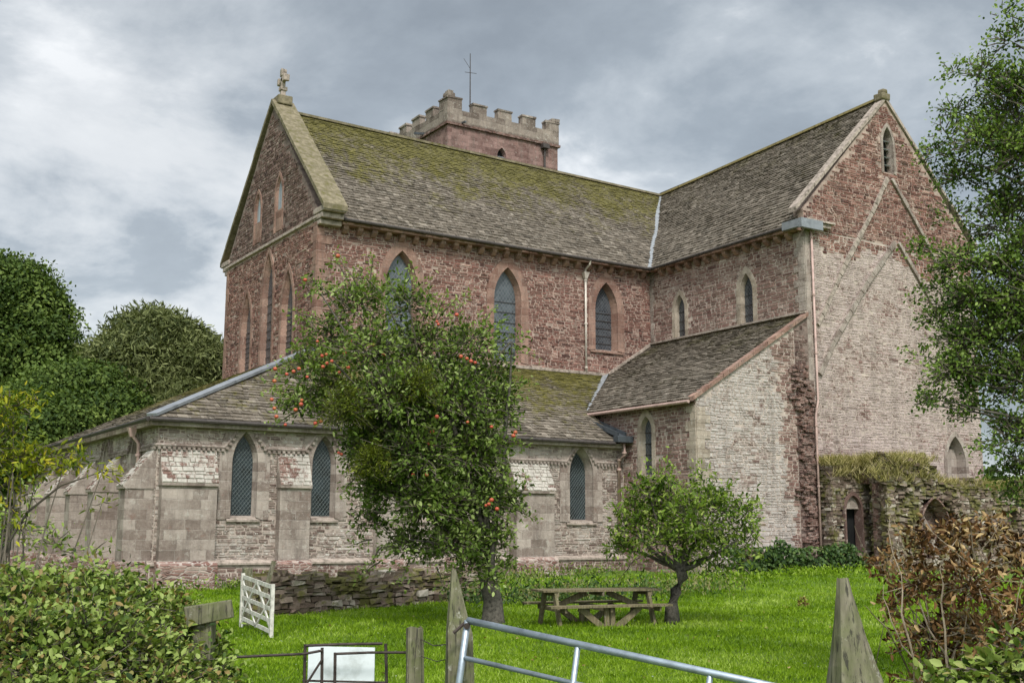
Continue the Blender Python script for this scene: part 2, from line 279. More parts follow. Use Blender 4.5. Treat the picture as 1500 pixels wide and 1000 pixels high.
M['drygrass'] = leafmat('dry_grass', [(.10, .11, .035), (.22, .20, .08), (.42, .36, .19), (.52, .45, .28)], .3, .8)
M['daisy'] = plain('petals', (.8, .8, .74), .7, var=.05)
m, T, b = mat('lawn', .95, .1); p = T.n('ShaderNodeNewGeometry').outputs['Position']
c = T.ramp(T.math('ADD', T.math('MULTIPLY', T.noise(p, .35, 5, .6), .5), T.math('MULTIPLY', T.noise(p, 5., 5, .75), .5)), [(.34, (.07, .115, .018)), (.5, (.12, .195, .028)), (.66, (.18, .25, .045))])
setc(T, b, c); bump(T, b, T.noise(p, 22, 5, .8), 1., .06); M['lawn'] = m
m, T, b = mat('drystone', .95, .1); p = T.n('ShaderNodeNewGeometry').outputs['Position']
a = T.n('ShaderNodeAttribute', attribute_name='rnd').outputs['Fac']
c = T.ramp(T.math('ADD', T.math('MULTIPLY', a, .7), T.math('MULTIPLY', T.noise(p, 7, 5, .7), .4)), [(.12, (.07, .048, .036)), (.42, (.15, .108, .085)), (.68, (.26, .205, .165)), (.92, (.44, .39, .33))])
c = T.mix(T.ramp(T.math('ADD', T.noise(p, 1.6, 5, .7), T.math('MULTIPLY', T.n('ShaderNodeSeparateXYZ', {0: T.n('ShaderNodeNewGeometry').outputs['Normal']}).outputs[2], .12)), [(.50, 0.), (.58, .85)]), c, (.11, .105, .028))
setc(T, b, c); bump(T, b, T.noise(p, 18, 4, .7), .7, .03); M['drystone'] = m

# ------------------------------------------------------------------ mesh helpers
def root_loc(o):
    while o.parent: o = o.parent
    return Vector(o.location)
class MB:
    def __init__(s): s.v = []; s.f = []; s.r = []
    def add(s, vs, fs, r=.5):
        k = len(s.v); s.v += [tuple(v) for v in vs]; s.f += [tuple(i+k for i in f) for f in fs]; s.r += [r]*len(fs)
    def box(s, a, b, jit=0, r=.5):
        x0, y0, z0 = a; x1, y1, z1 = b
        vs = [Vector((x, y, z)) for z in (z0, z1) for x, y in ((x0, y0), (x1, y0), (x1, y1), (x0, y1))]
        if jit: vs = [v+Vector([random.uniform(-jit, jit) for _ in range(3)]) for v in vs]
        s.add(vs, [(3, 2, 1, 0), (4, 5, 6, 7), (0, 1, 5, 4), (1, 2, 6, 5), (2, 3, 7, 6), (3, 0, 4, 7)], r)
    def obox(s, o, u, v, w_, r=.5, jit=0):                  # oriented box: corner + three edge vectors
        o, u, v, w_ = map(Vector, (o, u, v, w_))
        vs = [o, o+u, o+u+v, o+v, o+w_, o+u+w_, o+u+v+w_, o+v+w_]
        if jit: vs = [q+Vector([random.uniform(-jit, jit) for _ in range(3)]) for q in vs]
        fs = [(3, 2, 1, 0), (4, 5, 6, 7), (0, 1, 5, 4), (1, 2, 6, 5), (2, 3, 7, 6), (3, 0, 4, 7)]
        if u.cross(v).dot(w_) < 0: fs = [f[::-1] for f in fs]
        s.add(vs, fs, r)
    def beam(s, a, b, w_, h, side=(0, 0, 1), jit=0):          # a bar from a to b, w_ across, h along 'side'
        a, b = Vector(a), Vector(b); d = (b-a); up = Vector(side); x = d.cross(up).normalized(); y = x.cross(d).normalized()
        s.obox(a-x*w_/2-y*h/2, x*w_, d, y*h, jit=jit)
    def tube(s, pts, rad, n=6, cap=True, r=.5):
        pts = [Vector(p) for p in pts]; rad = rad if isinstance(rad, (list, tuple)) else [rad]*len(pts); vs = []
        ref = Vector((0, 0, 1))
        for i, p in enumerate(pts):
            d = (pts[min(i+1, len(pts)-1)]-pts[max(i-1, 0)]).normalized()
            rr = ref if abs(d.dot(ref)) < .95 else Vector((1, 0, 0)); x = d.cross(rr).normalized(); y = d.cross(x)
            vs += [p+(x*math.cos(2*math.pi*k/n)+y*math.sin(2*math.pi*k/n))*rad[i] for k in range(n)]
        fs = [(i*n+k, i*n+(k+1) % n, (i+1)*n+(k+1) % n, (i+1)*n+k) for i in range(len(pts)-1) for k in range(n)]
        if cap: fs += [tuple(range(n))[::-1], tuple(range((len(pts)-1)*n, len(pts)*n))]
        s.add(vs, fs, r)
    def prism(s, poly, off, r=.5):                         # planar polygon swept along off
        n = len(poly); a = [Vector(p) for p in poly]; b = [p+Vector(off) for p in a]
        s.add(a+b, [tuple(range(n))[::-1], tuple(range(n, 2*n))]+[(i, (i+1) % n, (i+1) % n+n, i+n) for i in range(n)], r)
    def build(s, name, m, parent=None, smooth=False, bevel=0):
        me = bpy.data.meshes.new(name); off = root_loc(parent) if parent else Vector()
        me.from_pydata([Vector(v)-off for v in s.v], [], s.f)
        at_ = me.attributes.new('rnd', 'FLOAT', 'FACE'); at_.data.foreach_set('value', s.r)
        me.materials.append(m if not isinstance(m, str) else M[m]); me.update()
        if smooth: me.polygons.foreach_set('use_smooth', [True]*len(me.polygons))
        o = bpy.data.objects.new(name, me); COL.objects.link(o)
        if parent: o.parent = parent
        if bevel:
            bv = o.modifiers.new('bevel', 'BEVEL'); bv.width = bevel; bv.segments = 2; bv.limit_method = 'ANGLE'
        return o
def tag(o, label=None, cat=None, group=None, kind=None):
    for k, v in (('label', label), ('category', cat), ('group', group), ('kind', kind)):
        if v: o[k] = v
    return o
def thing(name, label, cat, loc=(0, 0, 0), group=None):
    o = bpy.data.objects.new(name, None); COL.objects.link(o); o.location = loc; o.empty_display_size = .3
    return tag(o, label, cat, group)
def copy_part(o, parent, delta):
    c = o.copy(); COL.objects.link(c); c.parent = parent; c.location = o.location+Vector(delta); return c

# ------------------------------------------------------------------ ground
def gz(x, y):
    d = math.hypot(x-CAM.x, y-CAM.y)
    near = .45*max(0., min(1., (15-d)/7))
    sm = lambda a, b, t: (lambda q: q*q*(3-2*q))(max(0., min(1., (t-a)/(b-a))))
    rise = .38*sm(2, 15, x)*sm(-24, -13, y)
    return near+rise+.03*math.sin(x*.7+1)*math.cos(y*.55)+.02*math.sin(x*1.9+y*1.3)
g = MB(); xs = [-900, -400, -200, -120, -80, -60, -45]+[-38+i*.8 for i in range(100)]+[45, 60, 80, 120, 200, 400, 900]
ys = [-900, -400, -200, -120, -80, -60]+[-52+i*.8 for i in range(80)]+[14, 20, 40, 80, 130, 200, 400, 900]
def gz2(x, y):
    far = 0.
    if y > 40: far = (y-40)*.13 if y < 200 else 20+(y-200)*.02
    return gz(x, y)+far
g.v = [(x, y, gz2(x, y)) for y in ys for x in xs]; nx = len(xs)
g.f = [(j*nx+i, j*nx+i+1, (j+1)*nx+i+1, (j+1)*nx+i) for j in range(len(ys)-1) for i in range(nx-1)]; g.r = [.5]*len(g.f)
tag(g.build('lawn', 'lawn', smooth=True), kind='structure')

# ------------------------------------------------------------------ leaves
def leaf_mesh(name, P, D, Nn, L, Wd, rnd, m, parent=None, fold=.25):
    """P base points, D leaf directions, Nn face normals, L lengths, Wd widths (all arrays)"""
    n = len(P); D = D/np.linalg.norm(D, axis=1, keepdims=True)
    S = np.cross(D, Nn); S /= np.linalg.norm(S, axis=1, keepdims=True)+1e-9; U = np.cross(S, D)
    tpl = [(0, 0, 0), (.32, .5, .1), (.72, .38, .05), (1, 0, -.12), (.72, -.38, .05), (.32, -.5, .1)]
    V = np.empty((n, 6, 3))
    for i, (a, b_, c_) in enumerate(tpl):
        V[:, i] = P+D*(a*L)[:, None]+S*(b_*Wd)[:, None]+U*(c_*fold*4*Wd)[:, None]
    off = np.array(root_loc(parent)) if parent else np.zeros(3); V = V.reshape(-1, 3)-off
    me = bpy.data.meshes.new(name); me.vertices.add(n*6); me.vertices.foreach_set('co', V.ravel())
    idx = (np.arange(n)[:, None]*6+np.array([0, 3, 2, 1, 0, 5, 4, 3])[None]).ravel()
    me.loops.add(n*8); me.loops.foreach_set('vertex_index', idx)
    me.polygons.add(n*2); me.polygons.foreach_set('loop_start', np.arange(n*2)*4); me.polygons.foreach_set('loop_total', np.full(n*2, 4))
    a = me.attributes.new('rnd', 'FLOAT', 'FACE'); a.data.foreach_set('value', np.repeat(np.clip(rnd, 0, 1), 2))
    me.materials.append(M[m]); me.update(); me.validate()
    o = bpy.data.objects.new(name, me); COL.objects.link(o)
    if parent: o.parent = parent
    return o
def unit(n): v = rng.normal(size=(n, 3)); return v/np.linalg.norm(v, axis=1, keepdims=True)
def twiggy(blobs, lpt, L, W_, twigm=None, spread=.10, droop=0., inner=.45, tw=.006, up=.5, cvar=.25):
    """blobs: (centre, (rx,ry,rz), ntwigs). Returns leaf arrays; twigs are drawn into twigm."""
    P, D, N_, LL, RR = [], [], [], [], []
    for c, rad, nt in blobs:
        c = np.array(c); rad = np.array(rad)
        dirs = unit(nt); dirs[:, 2] = np.where(dirs[:, 2] < -.6, -dirs[:, 2], dirs[:, 2])
        rr = inner+(1.06-inner)*rng.random(nt)**.6; rr *= np.where(rng.random(nt) < .10, rng.uniform(1.05, 1.45, nt), 1.)
        lum = rng.normal(.5, cvar, nt)
        for i in range(nt):
            tip = c+dirs[i]*rad*rr[i]; tip[2] -= droop*rng.random()
            base = c+dirs[i]*rad*rr[i]*.35+unit(1)[0]*rad*.15
            mid = (tip+base)/2+unit(1)[0]*np.linalg.norm(tip-base)*.12
            if twigm is not None: twigm.tube([base, mid, tip], [tw*1.8, tw*1.2, tw*.5], 3, False)
            k = max(2, int(lpt*rng.uniform(.6, 1.4))); t = rng.uniform(.25, 1.05, k)[:, None]
            pos = (1-t)**2*base+2*t*(1-t)*mid+t*t*tip+rng.normal(size=(k, 3))*spread
            td = (tip-mid)/(np.linalg.norm(tip-mid)+1e-6)
            d = td*.6+unit(k)*.9; d[:, 2] -= .15
            nn = unit(k)*.8; nn[:, 2] += up+.4
            P.append(pos); D.append(d); N_.append(nn); LL.append(L*rng.uniform(.6, 1.25, k)); RR.append(lum[i]+rng.normal(0, .13, k))
    P = np.concatenate(P); LL = np.concatenate(LL)
    return P, np.concatenate(D), np.concatenate(N_), LL, LL*W_, np.concatenate(RR)
def pxblobs(lst, d, dens, dz=1.):
    out = []
    for q in lst:
        px, py, rx, ry = q[:4]; dd = q[4] if len(q) > 4 else 0; k = q[5] if len(q) > 5 else 1
        s = d/FPX; c = at(px, py, d+dd); ax, az = rx*s, ry*s; ay = (ax+az)/2*dz
        out.append((c, (ax*.9+ay*.1, ay, az), max(3, int(dens*k*(ax*az+ax*ay+az*ay)))))
    return out
def curve(a, b, n=6, bend=.1, up=0.):
    a, b = Vector(a), Vector(b); L = (b-a).length; q = Vector(unit(1)[0])*L*bend+Vector((0, 0, up*L)); o = []
    for i in range(n+1):
        t = i/n; o.append(a.lerp(b, t)+q*4*t*(1-t)*.5+Vector(rng.normal(size=3))*L*.012*(0 < i < n))
    return o

# ================================================================== THE ABBEY CHURCH
ch = thing('abbey_church', 'large red sandstone abbey church with stone-tiled roofs, steep gables and battlemented tower', 'church')
LT, TT, WT, WC, WA, WB, W = 18.63, 10.73, 11.79, 6.60, 6.0, 8.07, 12.0
HE, HC, HCE, HAE, HAR = 15.5, 11.38, 7.34, 5.96, 9.62
class Frame:                                             # wall plane: origin, u (right, seen from outside), n (outward)
    def __init__(s, o, u, n): s.o = Vector(o); s.u = Vector(u); s.n = Vector(n)
    def p(s, a, z, out=0.): return s.o+s.u*a+Vector((0, 0, z))+s.n*out
F_S = Frame((0, 0, 0), (1, 0, 0), (0, -1, 0)); F_E = Frame((0, 0, 0), (0, -1, 0), (-1, 0, 0))
F_TE = Frame((LT, 0, 0), (0, -1, 0), (-1, 0, 0)); F_TS = Frame((0, -TT, 0), (1, 0, 0), (0, -1, 0))
F_CE = Frame((LT-WC, 0, 0), (0, -1, 0), (-1, 0, 0)); F_AS = Frame((0, -WA, 0), (1, 0, 0), (0, -1, 0)); F_AE = Frame((-WB, 0, 0), (0, -1, 0), (-1, 0, 0))
def arch(cx, z0, w_, zs, zt, n=7):
    a = w_/2; h = zt-zs; c = (h*h-a*a)/(2*a); r = a+c; pts = [(cx-a, z0)]
    L = []; th = math.atan2(h, c)
    for i in range(n+1):
        t = th*i/n; L.append((cx+c-r*math.cos(t), zs+r*math.sin(t)))
    pts += L+[(2*cx-x, z) for x, z in L[-2::-1]]+[(cx+a, z0)]; return pts
def wall(fr, outline, holes, name, m, parent=ch, back=.6):
    polys = [[Vector((a, z, 0)) for a, z in outline]]+[[Vector((a, z, 0)) for a, z in h] for h in holes]
    tri = tessellate_polygon(polys); flat = [q for pl in polys for q in pl]
    mb = MB(); vs = [fr.p(q.x, q.y) for q in flat]; fs = []
    for t in tri:
        a, b_, c_ = (vs[i] for i in t); fs.append(t if (b_-a).cross(c_-a).dot(fr.n) > 0 else t[::-1])
    mb.add(vs, fs)
    n = len(outline); ca = sum(q[0] for q in outline)/n; cz = sum(q[1] for q in outline)/n
    ins = lambda a, z: (a+(.02 if a < ca else -.02), z+(.012 if z < cz else -.012))
    vs2 = [fr.p(a, z) for a, z in outline]+[fr.p(*ins(a, z), -back) for a, z in outline]     # edges, drawn in a little, and back
    mb.add(vs2, [(i, (i+1) % n, (i+1) % n+n, i+n) for i in range(n)])
    return mb.build(name, m, parent)
def loft(mb, fr, A, da, B, db, close=False):
    n = len(A); vs = [fr.p(a, z, da) for a, z in A]+[fr.p(a, z, db) for a, z in B]
    rg = range(n if close else n-1); mb.add(vs, [(i, (i+1) % n, (i+1) % n+n, i+n) for i in rg])
def window(fr, cx, z0, w_, zs, zt, depth=.35, splay=.1, band=.3, proud=.035, glassm='glass_big', fm='ash_red', sill=True, hood=0., grille=False, blank=None, parent=ch, bars=0, label=None):
    """glass opening w_ wide; returns the hole outline to cut in the wall"""
    proud = max(proud, .045); G = arch(cx, z0, w_, zs, zt); H = arch(cx, z0-.06, w_+2*splay, zs, zt+splay*1.5); B = arch(cx, z0-.12, w_+2*splay+2*band, zs, zt+splay*1.5+band*1.35)
    fr_ = MB()
    loft(fr_, fr, G, -depth, H, 0., True)
    loft(fr_, fr, H, 0., H, proud); loft(fr_, fr, H, proud, B, proud); loft(fr_, fr, B, proud, B, -.01)
    if hood:
        B2 = arch(cx, zs-.1, w_+2*splay+2*band+.02, zs, zt+splay*1.5+band*1.35+.02); B3 = arch(cx, zs-.1, w_+2*splay+2*band+.2, zs, zt+splay*1.5+band*1.35+.16)
        loft(fr_, fr, B2, 0, B2, hood); loft(fr_, fr, B2, hood, B3, hood*.9); loft(fr_, fr, B3, hood*.9, B3, -.01)
    wob = fr_.build('window', fm, parent)
    if label: wob['label'] = label
    gl = MB(); gl.add([fr.p(a, z, -depth+.012) for a, z in G], [tuple(range(len(G)))]); gl.build('glass', glassm, wob)
    if blank:
        bm_ = MB(); x0, x1 = cx-w_/2-.01, cx+w_/2+.01
        bm_.prism([fr.p(x0, z0-.03, -depth+.05), fr.p(x1, z0-.03, -depth+.05), fr.p(x1, blank, -depth+.05), fr.p(x0, blank, -depth+.05)], fr.n*.06); bm_.build('blocking', fm, wob)
    if sill:
        s_ = MB(); a0, a1 = cx-w_/2-splay-band*.8, cx+w_/2+splay+band*.8
        prof = [(-depth+.02, 0.), (-depth+.02, -.05), (-.01, -.2), (.10, -.22), (.10, -.15)]
        vs = [fr.p(a, z0+dz, d) for a in (a0, a1) for d, dz in prof]; s_.add(vs, [(0, 1, 2, 3, 4), (9, 8, 7, 6, 5)]+[(i, i+5, (i+1) % 5+5, (i+1) % 5) for i in range(5)])
        s_.build('sill', fm if fm != 'ash_grey' else 'coping_pale', wob)
    if grille:
        gr = MB(); pit = .17; sl = 1.25; x0, x1 = cx-w_/2, cx+w_/2
        a_ = w_/2; h_ = zt-zs; c_ = (h_*h_-a_*a_)/(2*a_)
        def inside(x, z):
            if not (x0 < x < x1 and z0 < z): return False
            return z < zs or math.hypot(abs(x-cx)+c_, z-zs) < a_+c_
        for sg in (1, -1):
            k = -60
            while k < 60:
                run = []; 
                for i in range(41):
                    x = x0+(x1-x0)*i/40; z = z0+k*pit+sg*sl*(x-x0)
                    if inside(x, z): run.append((x, z))
                    elif len(run) > 1: break
                    else: run = []
                if len(run) > 1:
                    gr.tube([fr.p(*run[0], -depth+.05), fr.p(*run[-1], -depth+.05)], .008, 3, False)
                k += 1
        gr.build('grille', 'grille', wob)
    if bars:
        bm_ = MB()
        for i in range(bars):
            z = z0+(zs-z0)*(i+.8)/bars; bm_.tube([fr.p(cx-w_/2, z, -depth+.04), fr.p(cx+w_/2, z, -depth+.04)], .014, 4)
        bm_.build('saddle_bar', 'iron', wob)
    return H
def pip(x, z, poly):
    c_ = False; j = len(poly)-1
    for i in range(len(poly)):
        xi, zi = poly[i]; xj, zj = poly[j]
        if (zi > z) != (zj > z) and x < (xj-xi)*(z-zi)/(zj-zi)+xi: c_ = not c_
        j = i
    return c_
def skin(fr, outline, holes, m, row=.135, ln=.36, proud=.03, wave=.03, name='stonework', parent=None, skip=None, mess=1., gap=.008):
    xs_ = [q[0] for q in outline]; z0 = min(q[1] for q in outline); z1 = max(q[1] for q in outline); x0, x1 = min(xs_), max(xs_); mb = MB(); z = z0+.01
    hb_ = [(min(q[0] for q in h)-.2, max(q[0] for q in h)+.2, min(q[1] for q in h)-.2, max(q[1] for q in h)+.2) for h in holes]
    ph = random.uniform(0, 6)
    def ok(a, b_, c_, d_):
        pts = [(a, c_), (b_, c_), (a, d_), (b_, d_), ((a+b_)/2, (c_+d_)/2)]
        if not all(pip(x, zz_, outline) for x, zz_ in pts): return False
        for h, (h0, h1, h2, h3) in zip(holes, hb_):
            if b_ < h0 or a > h1 or d_ < h2 or c_ > h3: continue
            if any(pip(x, zz_, h) for x, zz_ in pts+[((a+b_)/2, c_), ((a+b_)/2, d_), (a, (c_+d_)/2), (b_, (c_+d_)/2)]): return False
        return not (skip and skip((a+b_)/2, (c_+d_)/2))
    while z < z1:
        h = row*random.uniform(.7, 1.45); x = x0-random.uniform(0, ln)
        while x < x1:
            w_ = min(ln*random.lognormvariate(-.12, .45), ln*2.4); zo = wave*(math.sin(x*.9+ph)+.6*math.sin(x*2.3+z*1.7)); sub = [(z, z+h)]
            if h > row*1.05 and random.random() < .4: t_ = random.uniform(.35, .65); sub = [(z, z+h*t_), (z+h*t_, z+h)]
            for c_, d_ in sub:
                a, b_ = max(x, x0+.005), min(x+w_, x1-.005); c_ += zo; d_ += zo
                if b_-a < .05 or not ok(a+.01, b_-.01, max(c_, z0+.002), min(d_, z1)): continue
                if random.random() < .02: continue
                jx = min(.02, (b_-a)*.09)*mess; jz = min(.018, (d_-c_)*.16)*mess; r_ = random.uniform
                g_ = gap*.5; Q = [(a+g_+r_(0, jx), c_+g_+r_(0, jz)), (b_-g_-r_(0, jx), c_+g_+r_(0, jz)), (b_-g_-r_(0, jx*1.3), d_-g_-r_(0, jz)), (a+g_+r_(0, jx*1.3), d_-g_-r_(0, jz))]
                if random.random() < .5 and b_-a > .2:        # knock a corner off: five-sided stone
                    k_ = random.choice((0, 1, 2, 3)); qx, qz = Q[k_]; sx_ = 1 if k_ in (0, 3) else -1; sz_ = 1 if k_ < 2 else -1
                    p1_, p2_ = (qx+sx_*r_(.03, .09), qz), (qx, qz+sz_*(d_-c_)*r_(.3, .6))
                    Q[k_:k_+1] = [p2_, p1_] if k_ in (0, 2) else [p1_, p2_]
                mx = sum(q[0] for q in Q)/len(Q); mz = sum(q[1] for q in Q)/len(Q); pr = proud*r_(.3, 1.); n = len(Q)
                F_ = [(mx+(qx-mx)*(1-.018/max(.05, (b_-a)/2)), mz+(qz-mz)*(1-.010/max(.03, (d_-c_)/2))) for qx, qz in Q]
                vs = [fr.p(qx, qz, -.012) for qx, qz in Q]+[fr.p(qx, qz, pr+r_(-.006, .006)) for qx, qz in F_]
                if fr.u.cross(Vector((0, 0, 1))).dot(fr.n) > 0: fs = [(i, (i+1) % n, (i+1) % n+n, i+n) for i in range(n)]+[tuple(range(n, 2*n))]
                else: fs = [(i+n, (i+1) % n+n, (i+1) % n, i) for i in range(n)]+[tuple(range(2*n-1, n-1, -1))]
                mb.add(vs, fs, min(1, max(0, random.gauss(.5, .26))))
            x += w_
        z += h
    return mb.build(name, m, parent or ch)
_wall = wall
def swall(fr, outline, holes, name, base, stones, parent=ch, back=.6, **kw):
    o = _wall(fr, outline, holes, name, base, parent, back); skin(fr, outline, holes, stones, name='stonework', parent=o if parent is ch else parent, **kw); return o
# --- choir south wall
hs = [window(F_S, 4.12, 9.95, 1.37, 12.9, 14.38, .32, .1, .40, .05, bars=6), window(F_S, 9.80, 9.95, 1.33, 12.9, 14.32, .34, .1, .42, .05, bars=6),
      window(F_S, 15.72, 11.0, 1.22, 12.95, 14.28, .40, .1, .42, .05, 'glass_dark', bars=5)]
swall(F_S, [(0, 9.3), (LT, 9.3), (LT, HE-.1), (0, HE-.1)], hs, 'choir_wall', 'mortar', 's_red', row=.112, ln=.31)
wall(F_S, [(0, 0), (LT, 0), (LT, 9.3), (0, 9.3)], [], 'choir_wall', 'red')
# --- east gable
AP = 22.5
fe = lambda y: W/2-(y-W/2)-W     # y -> frame coordinate (-y)
he = [window(F_E, -y, 9.7, 1.08, zt-1.9, zt-.15, .22, .16, .22, .04, 'glass_dark', bars=8) for y, zt in ((8.72, 13.55), (5.85, 15.0), (3.25, 13.7))]
he += [window(F_E, -y, 15.95, .66, zt-.8, zt, .09, .08, .16, .03, 'glass_pale', sill=False, blank=16.95) for y, zt in ((7.65, 18.35), (4.8, 18.5))]
swall(F_E, [(-W, 9.2), (0, 9.2), (0, HE-.1), (-W, HE-.1)], he[:3], 'choir_wall', 'mortar', 's_red', row=.112, ln=.31)
wall(F_E, [(-W, 0), (0, 0), (0, 9.2), (-W, 9.2)], [], 'choir_wall', 'red')
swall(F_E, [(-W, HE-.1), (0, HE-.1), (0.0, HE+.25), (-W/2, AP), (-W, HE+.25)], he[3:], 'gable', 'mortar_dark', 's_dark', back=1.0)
s_ = MB()
s_.prism([F_E.p(-W-.05, HE-.1, .003), F_E.p(-W-.05, HE-.06, .11), F_E.p(-W-.05, HE+.05, .11), F_E.p(-W-.05, HE+.14, .003)], F_E.u*(W+.1)); s_.build('string_course', 'coping_pale', ch)
# coping
s_ = MB(); x0, x1 = -.14, 1.0
for sg in (1, -1):
    yo = W/2-sg*(W/2+.9); yi = W/2; z0_ = 15.92; z1_ = 22.86; n = 9
    for i in range(n):
        ta, tb = i/n, (i+1)/n-.003; ya, yb = yo+(yi-yo)*ta, yo+(yi-yo)*tb; za, zb = z0_+(z1_-z0_)*ta, z0_+(z1_-z0_)*tb
        j = random.uniform(-.015, .015)
        s_.prism([(x0+j, ya, za-.24), (x0+j, yb, zb-.24), (x0+j, yb, zb), (x0+j, ya, za)][::sg], (x1-x0, 0, 0))
s_.build('coping', 'coping', ch)
for sy in (0, W):
    s_ = MB()
    o = -1 if sy == 0 else 1
    for k, (oy, z0_, z1_) in enumerate(((.85, 15.62, 15.88), (.6, 15.36, 15.60), (.35, 15.12, 15.34))):
        a = sorted((sy+o*oy, sy-o*.35)); s_.box((-.1+.03*k, a[0], z0_), (.98, a[1], z1_))
    s_.build('kneeler', 'coping_pale', ch, bevel=.03)
s_ = MB(); s_.box((.05, W/2-.42, 22.55), (.8, W/2+.42, 23.02)); s_.box((.2, W/2-.2, 23.0), (.65, W/2+.2, 23.1)); s_.build('apex_stone', 'coping', ch, bevel=.05)
s_ = MB(); c0 = Vector((.42, W/2, 23.0));       # gable cross
def dsk(mb, c, a, b, w_, t, h):   # arm
    mb.beam(c+a, c+b, w_, t, side=(1, 0, 0))
s_.beam(c0, c0+Vector((0, 0, .55)), .22, .24, side=(1, 0, 0)); s_.beam(c0+Vector((0, 0, .5)), c0+Vector((0, 0, 1.36)), .2, .2, side=(1, 0, 0))
s_.beam(c0+Vector((0, -.42, .92)), c0+Vector((0, .42, .92)), .22, .2, side=(1, 0, 0))
for dy, dz in ((.40, .92), (-.40, .92), (0, 1.30)):
    s_.obox(c0+Vector((-.15, dy-.15 if dy == 0 else dy-.1, dz-.18)), (.28, 0, 0), (0, .3 if dy == 0 else .2, 0), (0, 0, .34), jit=.03)
s_.obox(c0+Vector((-.17, -.17, .35)), (.34, 0, 0), (0, .34, 0), (0, 0, .2), jit=.02)
s_.build('gable_cross', 'coping_pale', ch, bevel=.03)
# quoins
def quoin(fr, a, z0, z1, sgn, m='ash_red', wl=.62, ws=.36, out=.042, h=.36):
    mb = MB(); z = z0; k = 0
    while z < z1-.1:
        ww = (wl if k % 2 else ws)+random.uniform(-.06, .06); h_ = min(h*random.uniform(.85, 1.15), z1-z)
        p_ = [fr.p(a, z+.006, -.02), fr.p(a+sgn*ww, z+.006, -.02), fr.p(a+sgn*ww, z+h_-.006, -.02), fr.p(a, z+h_-.006, -.02)]
        if sgn < 0: p_ = p_[::-1]
        mb.prism(p_, fr.n*(out+.02+random.uniform(-.004, .004))); z += h_; k += 1
    return mb.build('quoin', m, ch)
quoin(F_S, .0, 9.6, 15.1, 1); quoin(F_E, -.0, 9.6, 15.3, -1); quoin(F_E, -W, 9.6, 15.3, 1, ws=.3, wl=.45)
# --- transept east wall
ht = [window(F_TE, 2.33, 11.55, .62, 12.95, 13.62, .22, .06, .22, .02, 'glass_dark', 'ash_buff', sill=False, bars=3), window(F_TE, 7.06, 11.6, .70, 13.0, 13.85, .22, .06, .27, .02, 'glass_dark', 'ash_buff', sill=False, bars=3)]
swall(F_TE, [(0, 9.3), (TT, 9.3), (TT, HE-.1), (0, HE-.1)], ht, 'transept_wall', 'mortar_pale', 's_pale')
wall(F_TE, [(0, 0), (TT, 0), (TT, 9.3), (0, 9.3)], [], 'transept_wall', 'red_pale')
quoin(F_TE, TT, 11.6, 15.2, -1, 'ash_grey', .62, .42); quoin(F_TE, 0.02, 9.8, 15.1, 1, 'ash_grey', .3, .24)
# --- transept gable
GA = 22.55; cxg = LT+WT/2
hg = [window(F_TS, 24.58, 18.95, .60, 20.3, 21.1, .35, .06, .16, .02, 'dark', 'ash_grey', sill=False)]
swall(F_TS, [(LT, 15.3), (LT+WT, 15.3), (LT+WT, HE), (LT+WT, 16.2), (cxg, GA), (LT, 16.2), (LT, HE)], hg, 'gable', 'mortar', 's_red', row=.12, ln=.32)
hb = [window(F_TS, 28.35, 3.4, 1.15, 5.2, 6.3, .5, .12, .2, .02, 'dark', 'ash_grey', sill=False, blank=5.9, label='blocked lancet with a pale stone infill')]
ZB = lambda a: 14.6+.35*math.sin(a*1.1+.5)+.18*math.sin(a*3.7)+.10*math.sin(a*9.1)-(.5 if a > 27 else 0)
OLT = [(18.9, 0), (LT+WT, 0), (LT+WT, 15.3), (18.9, 15.3)]
ow = swall(F_TS, OLT, hb, 'transept_wall', 'mortar_pale', 's_lime', row=.115, ln=.30, proud=.024, skip=lambda a, z: z > ZB(a))
skin(F_TS, [(18.9, 13.6), (LT+WT, 13.6), (LT+WT, 15.3), (18.9, 15.3)], [], 's_red', row=.12, ln=.32, proud=.03, parent=ow, skip=lambda a, z: z <= ZB(a))
wall(F_TS, [(LT, 8.5), (18.9, 8.5), (18.9, 15.3), (LT, 15.3)], [], 'transept_wall', 'ash_grey')
lv = MB()                                            # louvre / mullion in the belfry opening
for z in (19.35, 19.75, 20.15, 20.55): lv.beam(F_TS.p(24.28, z, -.2), F_TS.p(24.88, z, -.2), .18, .04, side=(0, -.5, 1))
lv.build('louvre', 'lead', ch)
# white-grey glazing lower half of that opening
def coping_slope(fr, a0, z0_, a1, z1_, w_in, w_out, th, m, n=10, nm='coping', jit=.012):
    mb = MB()
    for i in range(n):
        ta, tb = i/n, (i+1)/n-.004; j = random.uniform(-jit, jit)
        P_ = [(a0+(a1-a0)*ta, z0_+(z1_-z0_)*ta), (a0+(a1-a0)*tb, z0_+(z1_-z0_)*tb)]
        poly = [fr.p(P_[0][0], P_[0][1]-th, w_out+j), fr.p(P_[1][0], P_[1][1]-th, w_out+j), fr.p(P_[1][0], P_[1][1]+j, w_out+j), fr.p(P_[0][0], P_[0][1]+j, w_out+j)]
        mb.prism(poly if a1 > a0 else poly[::-1], -fr.n*(w_in+w_out))
    return mb.build(nm, m, ch)
coping_slope(F_TS, LT-.55, 16.22, cxg, 22.72, .35, .1, .2, 'coping_pale'); coping_slope(F_TS, LT+WT+.55, 16.22, cxg, 22.72, .35, .1, .2, 'coping_pale')
s_ = MB(); s_.box((cxg-.3, -TT-.16, 22.5), (cxg+.3, -TT+.4, 22.85), .02); s_.box((cxg-.16, -TT-.1, 22.85), (cxg+.16, -TT+.25, 23.08), .02); s_.build('apex_stone', 'coping', ch, bevel=.06)
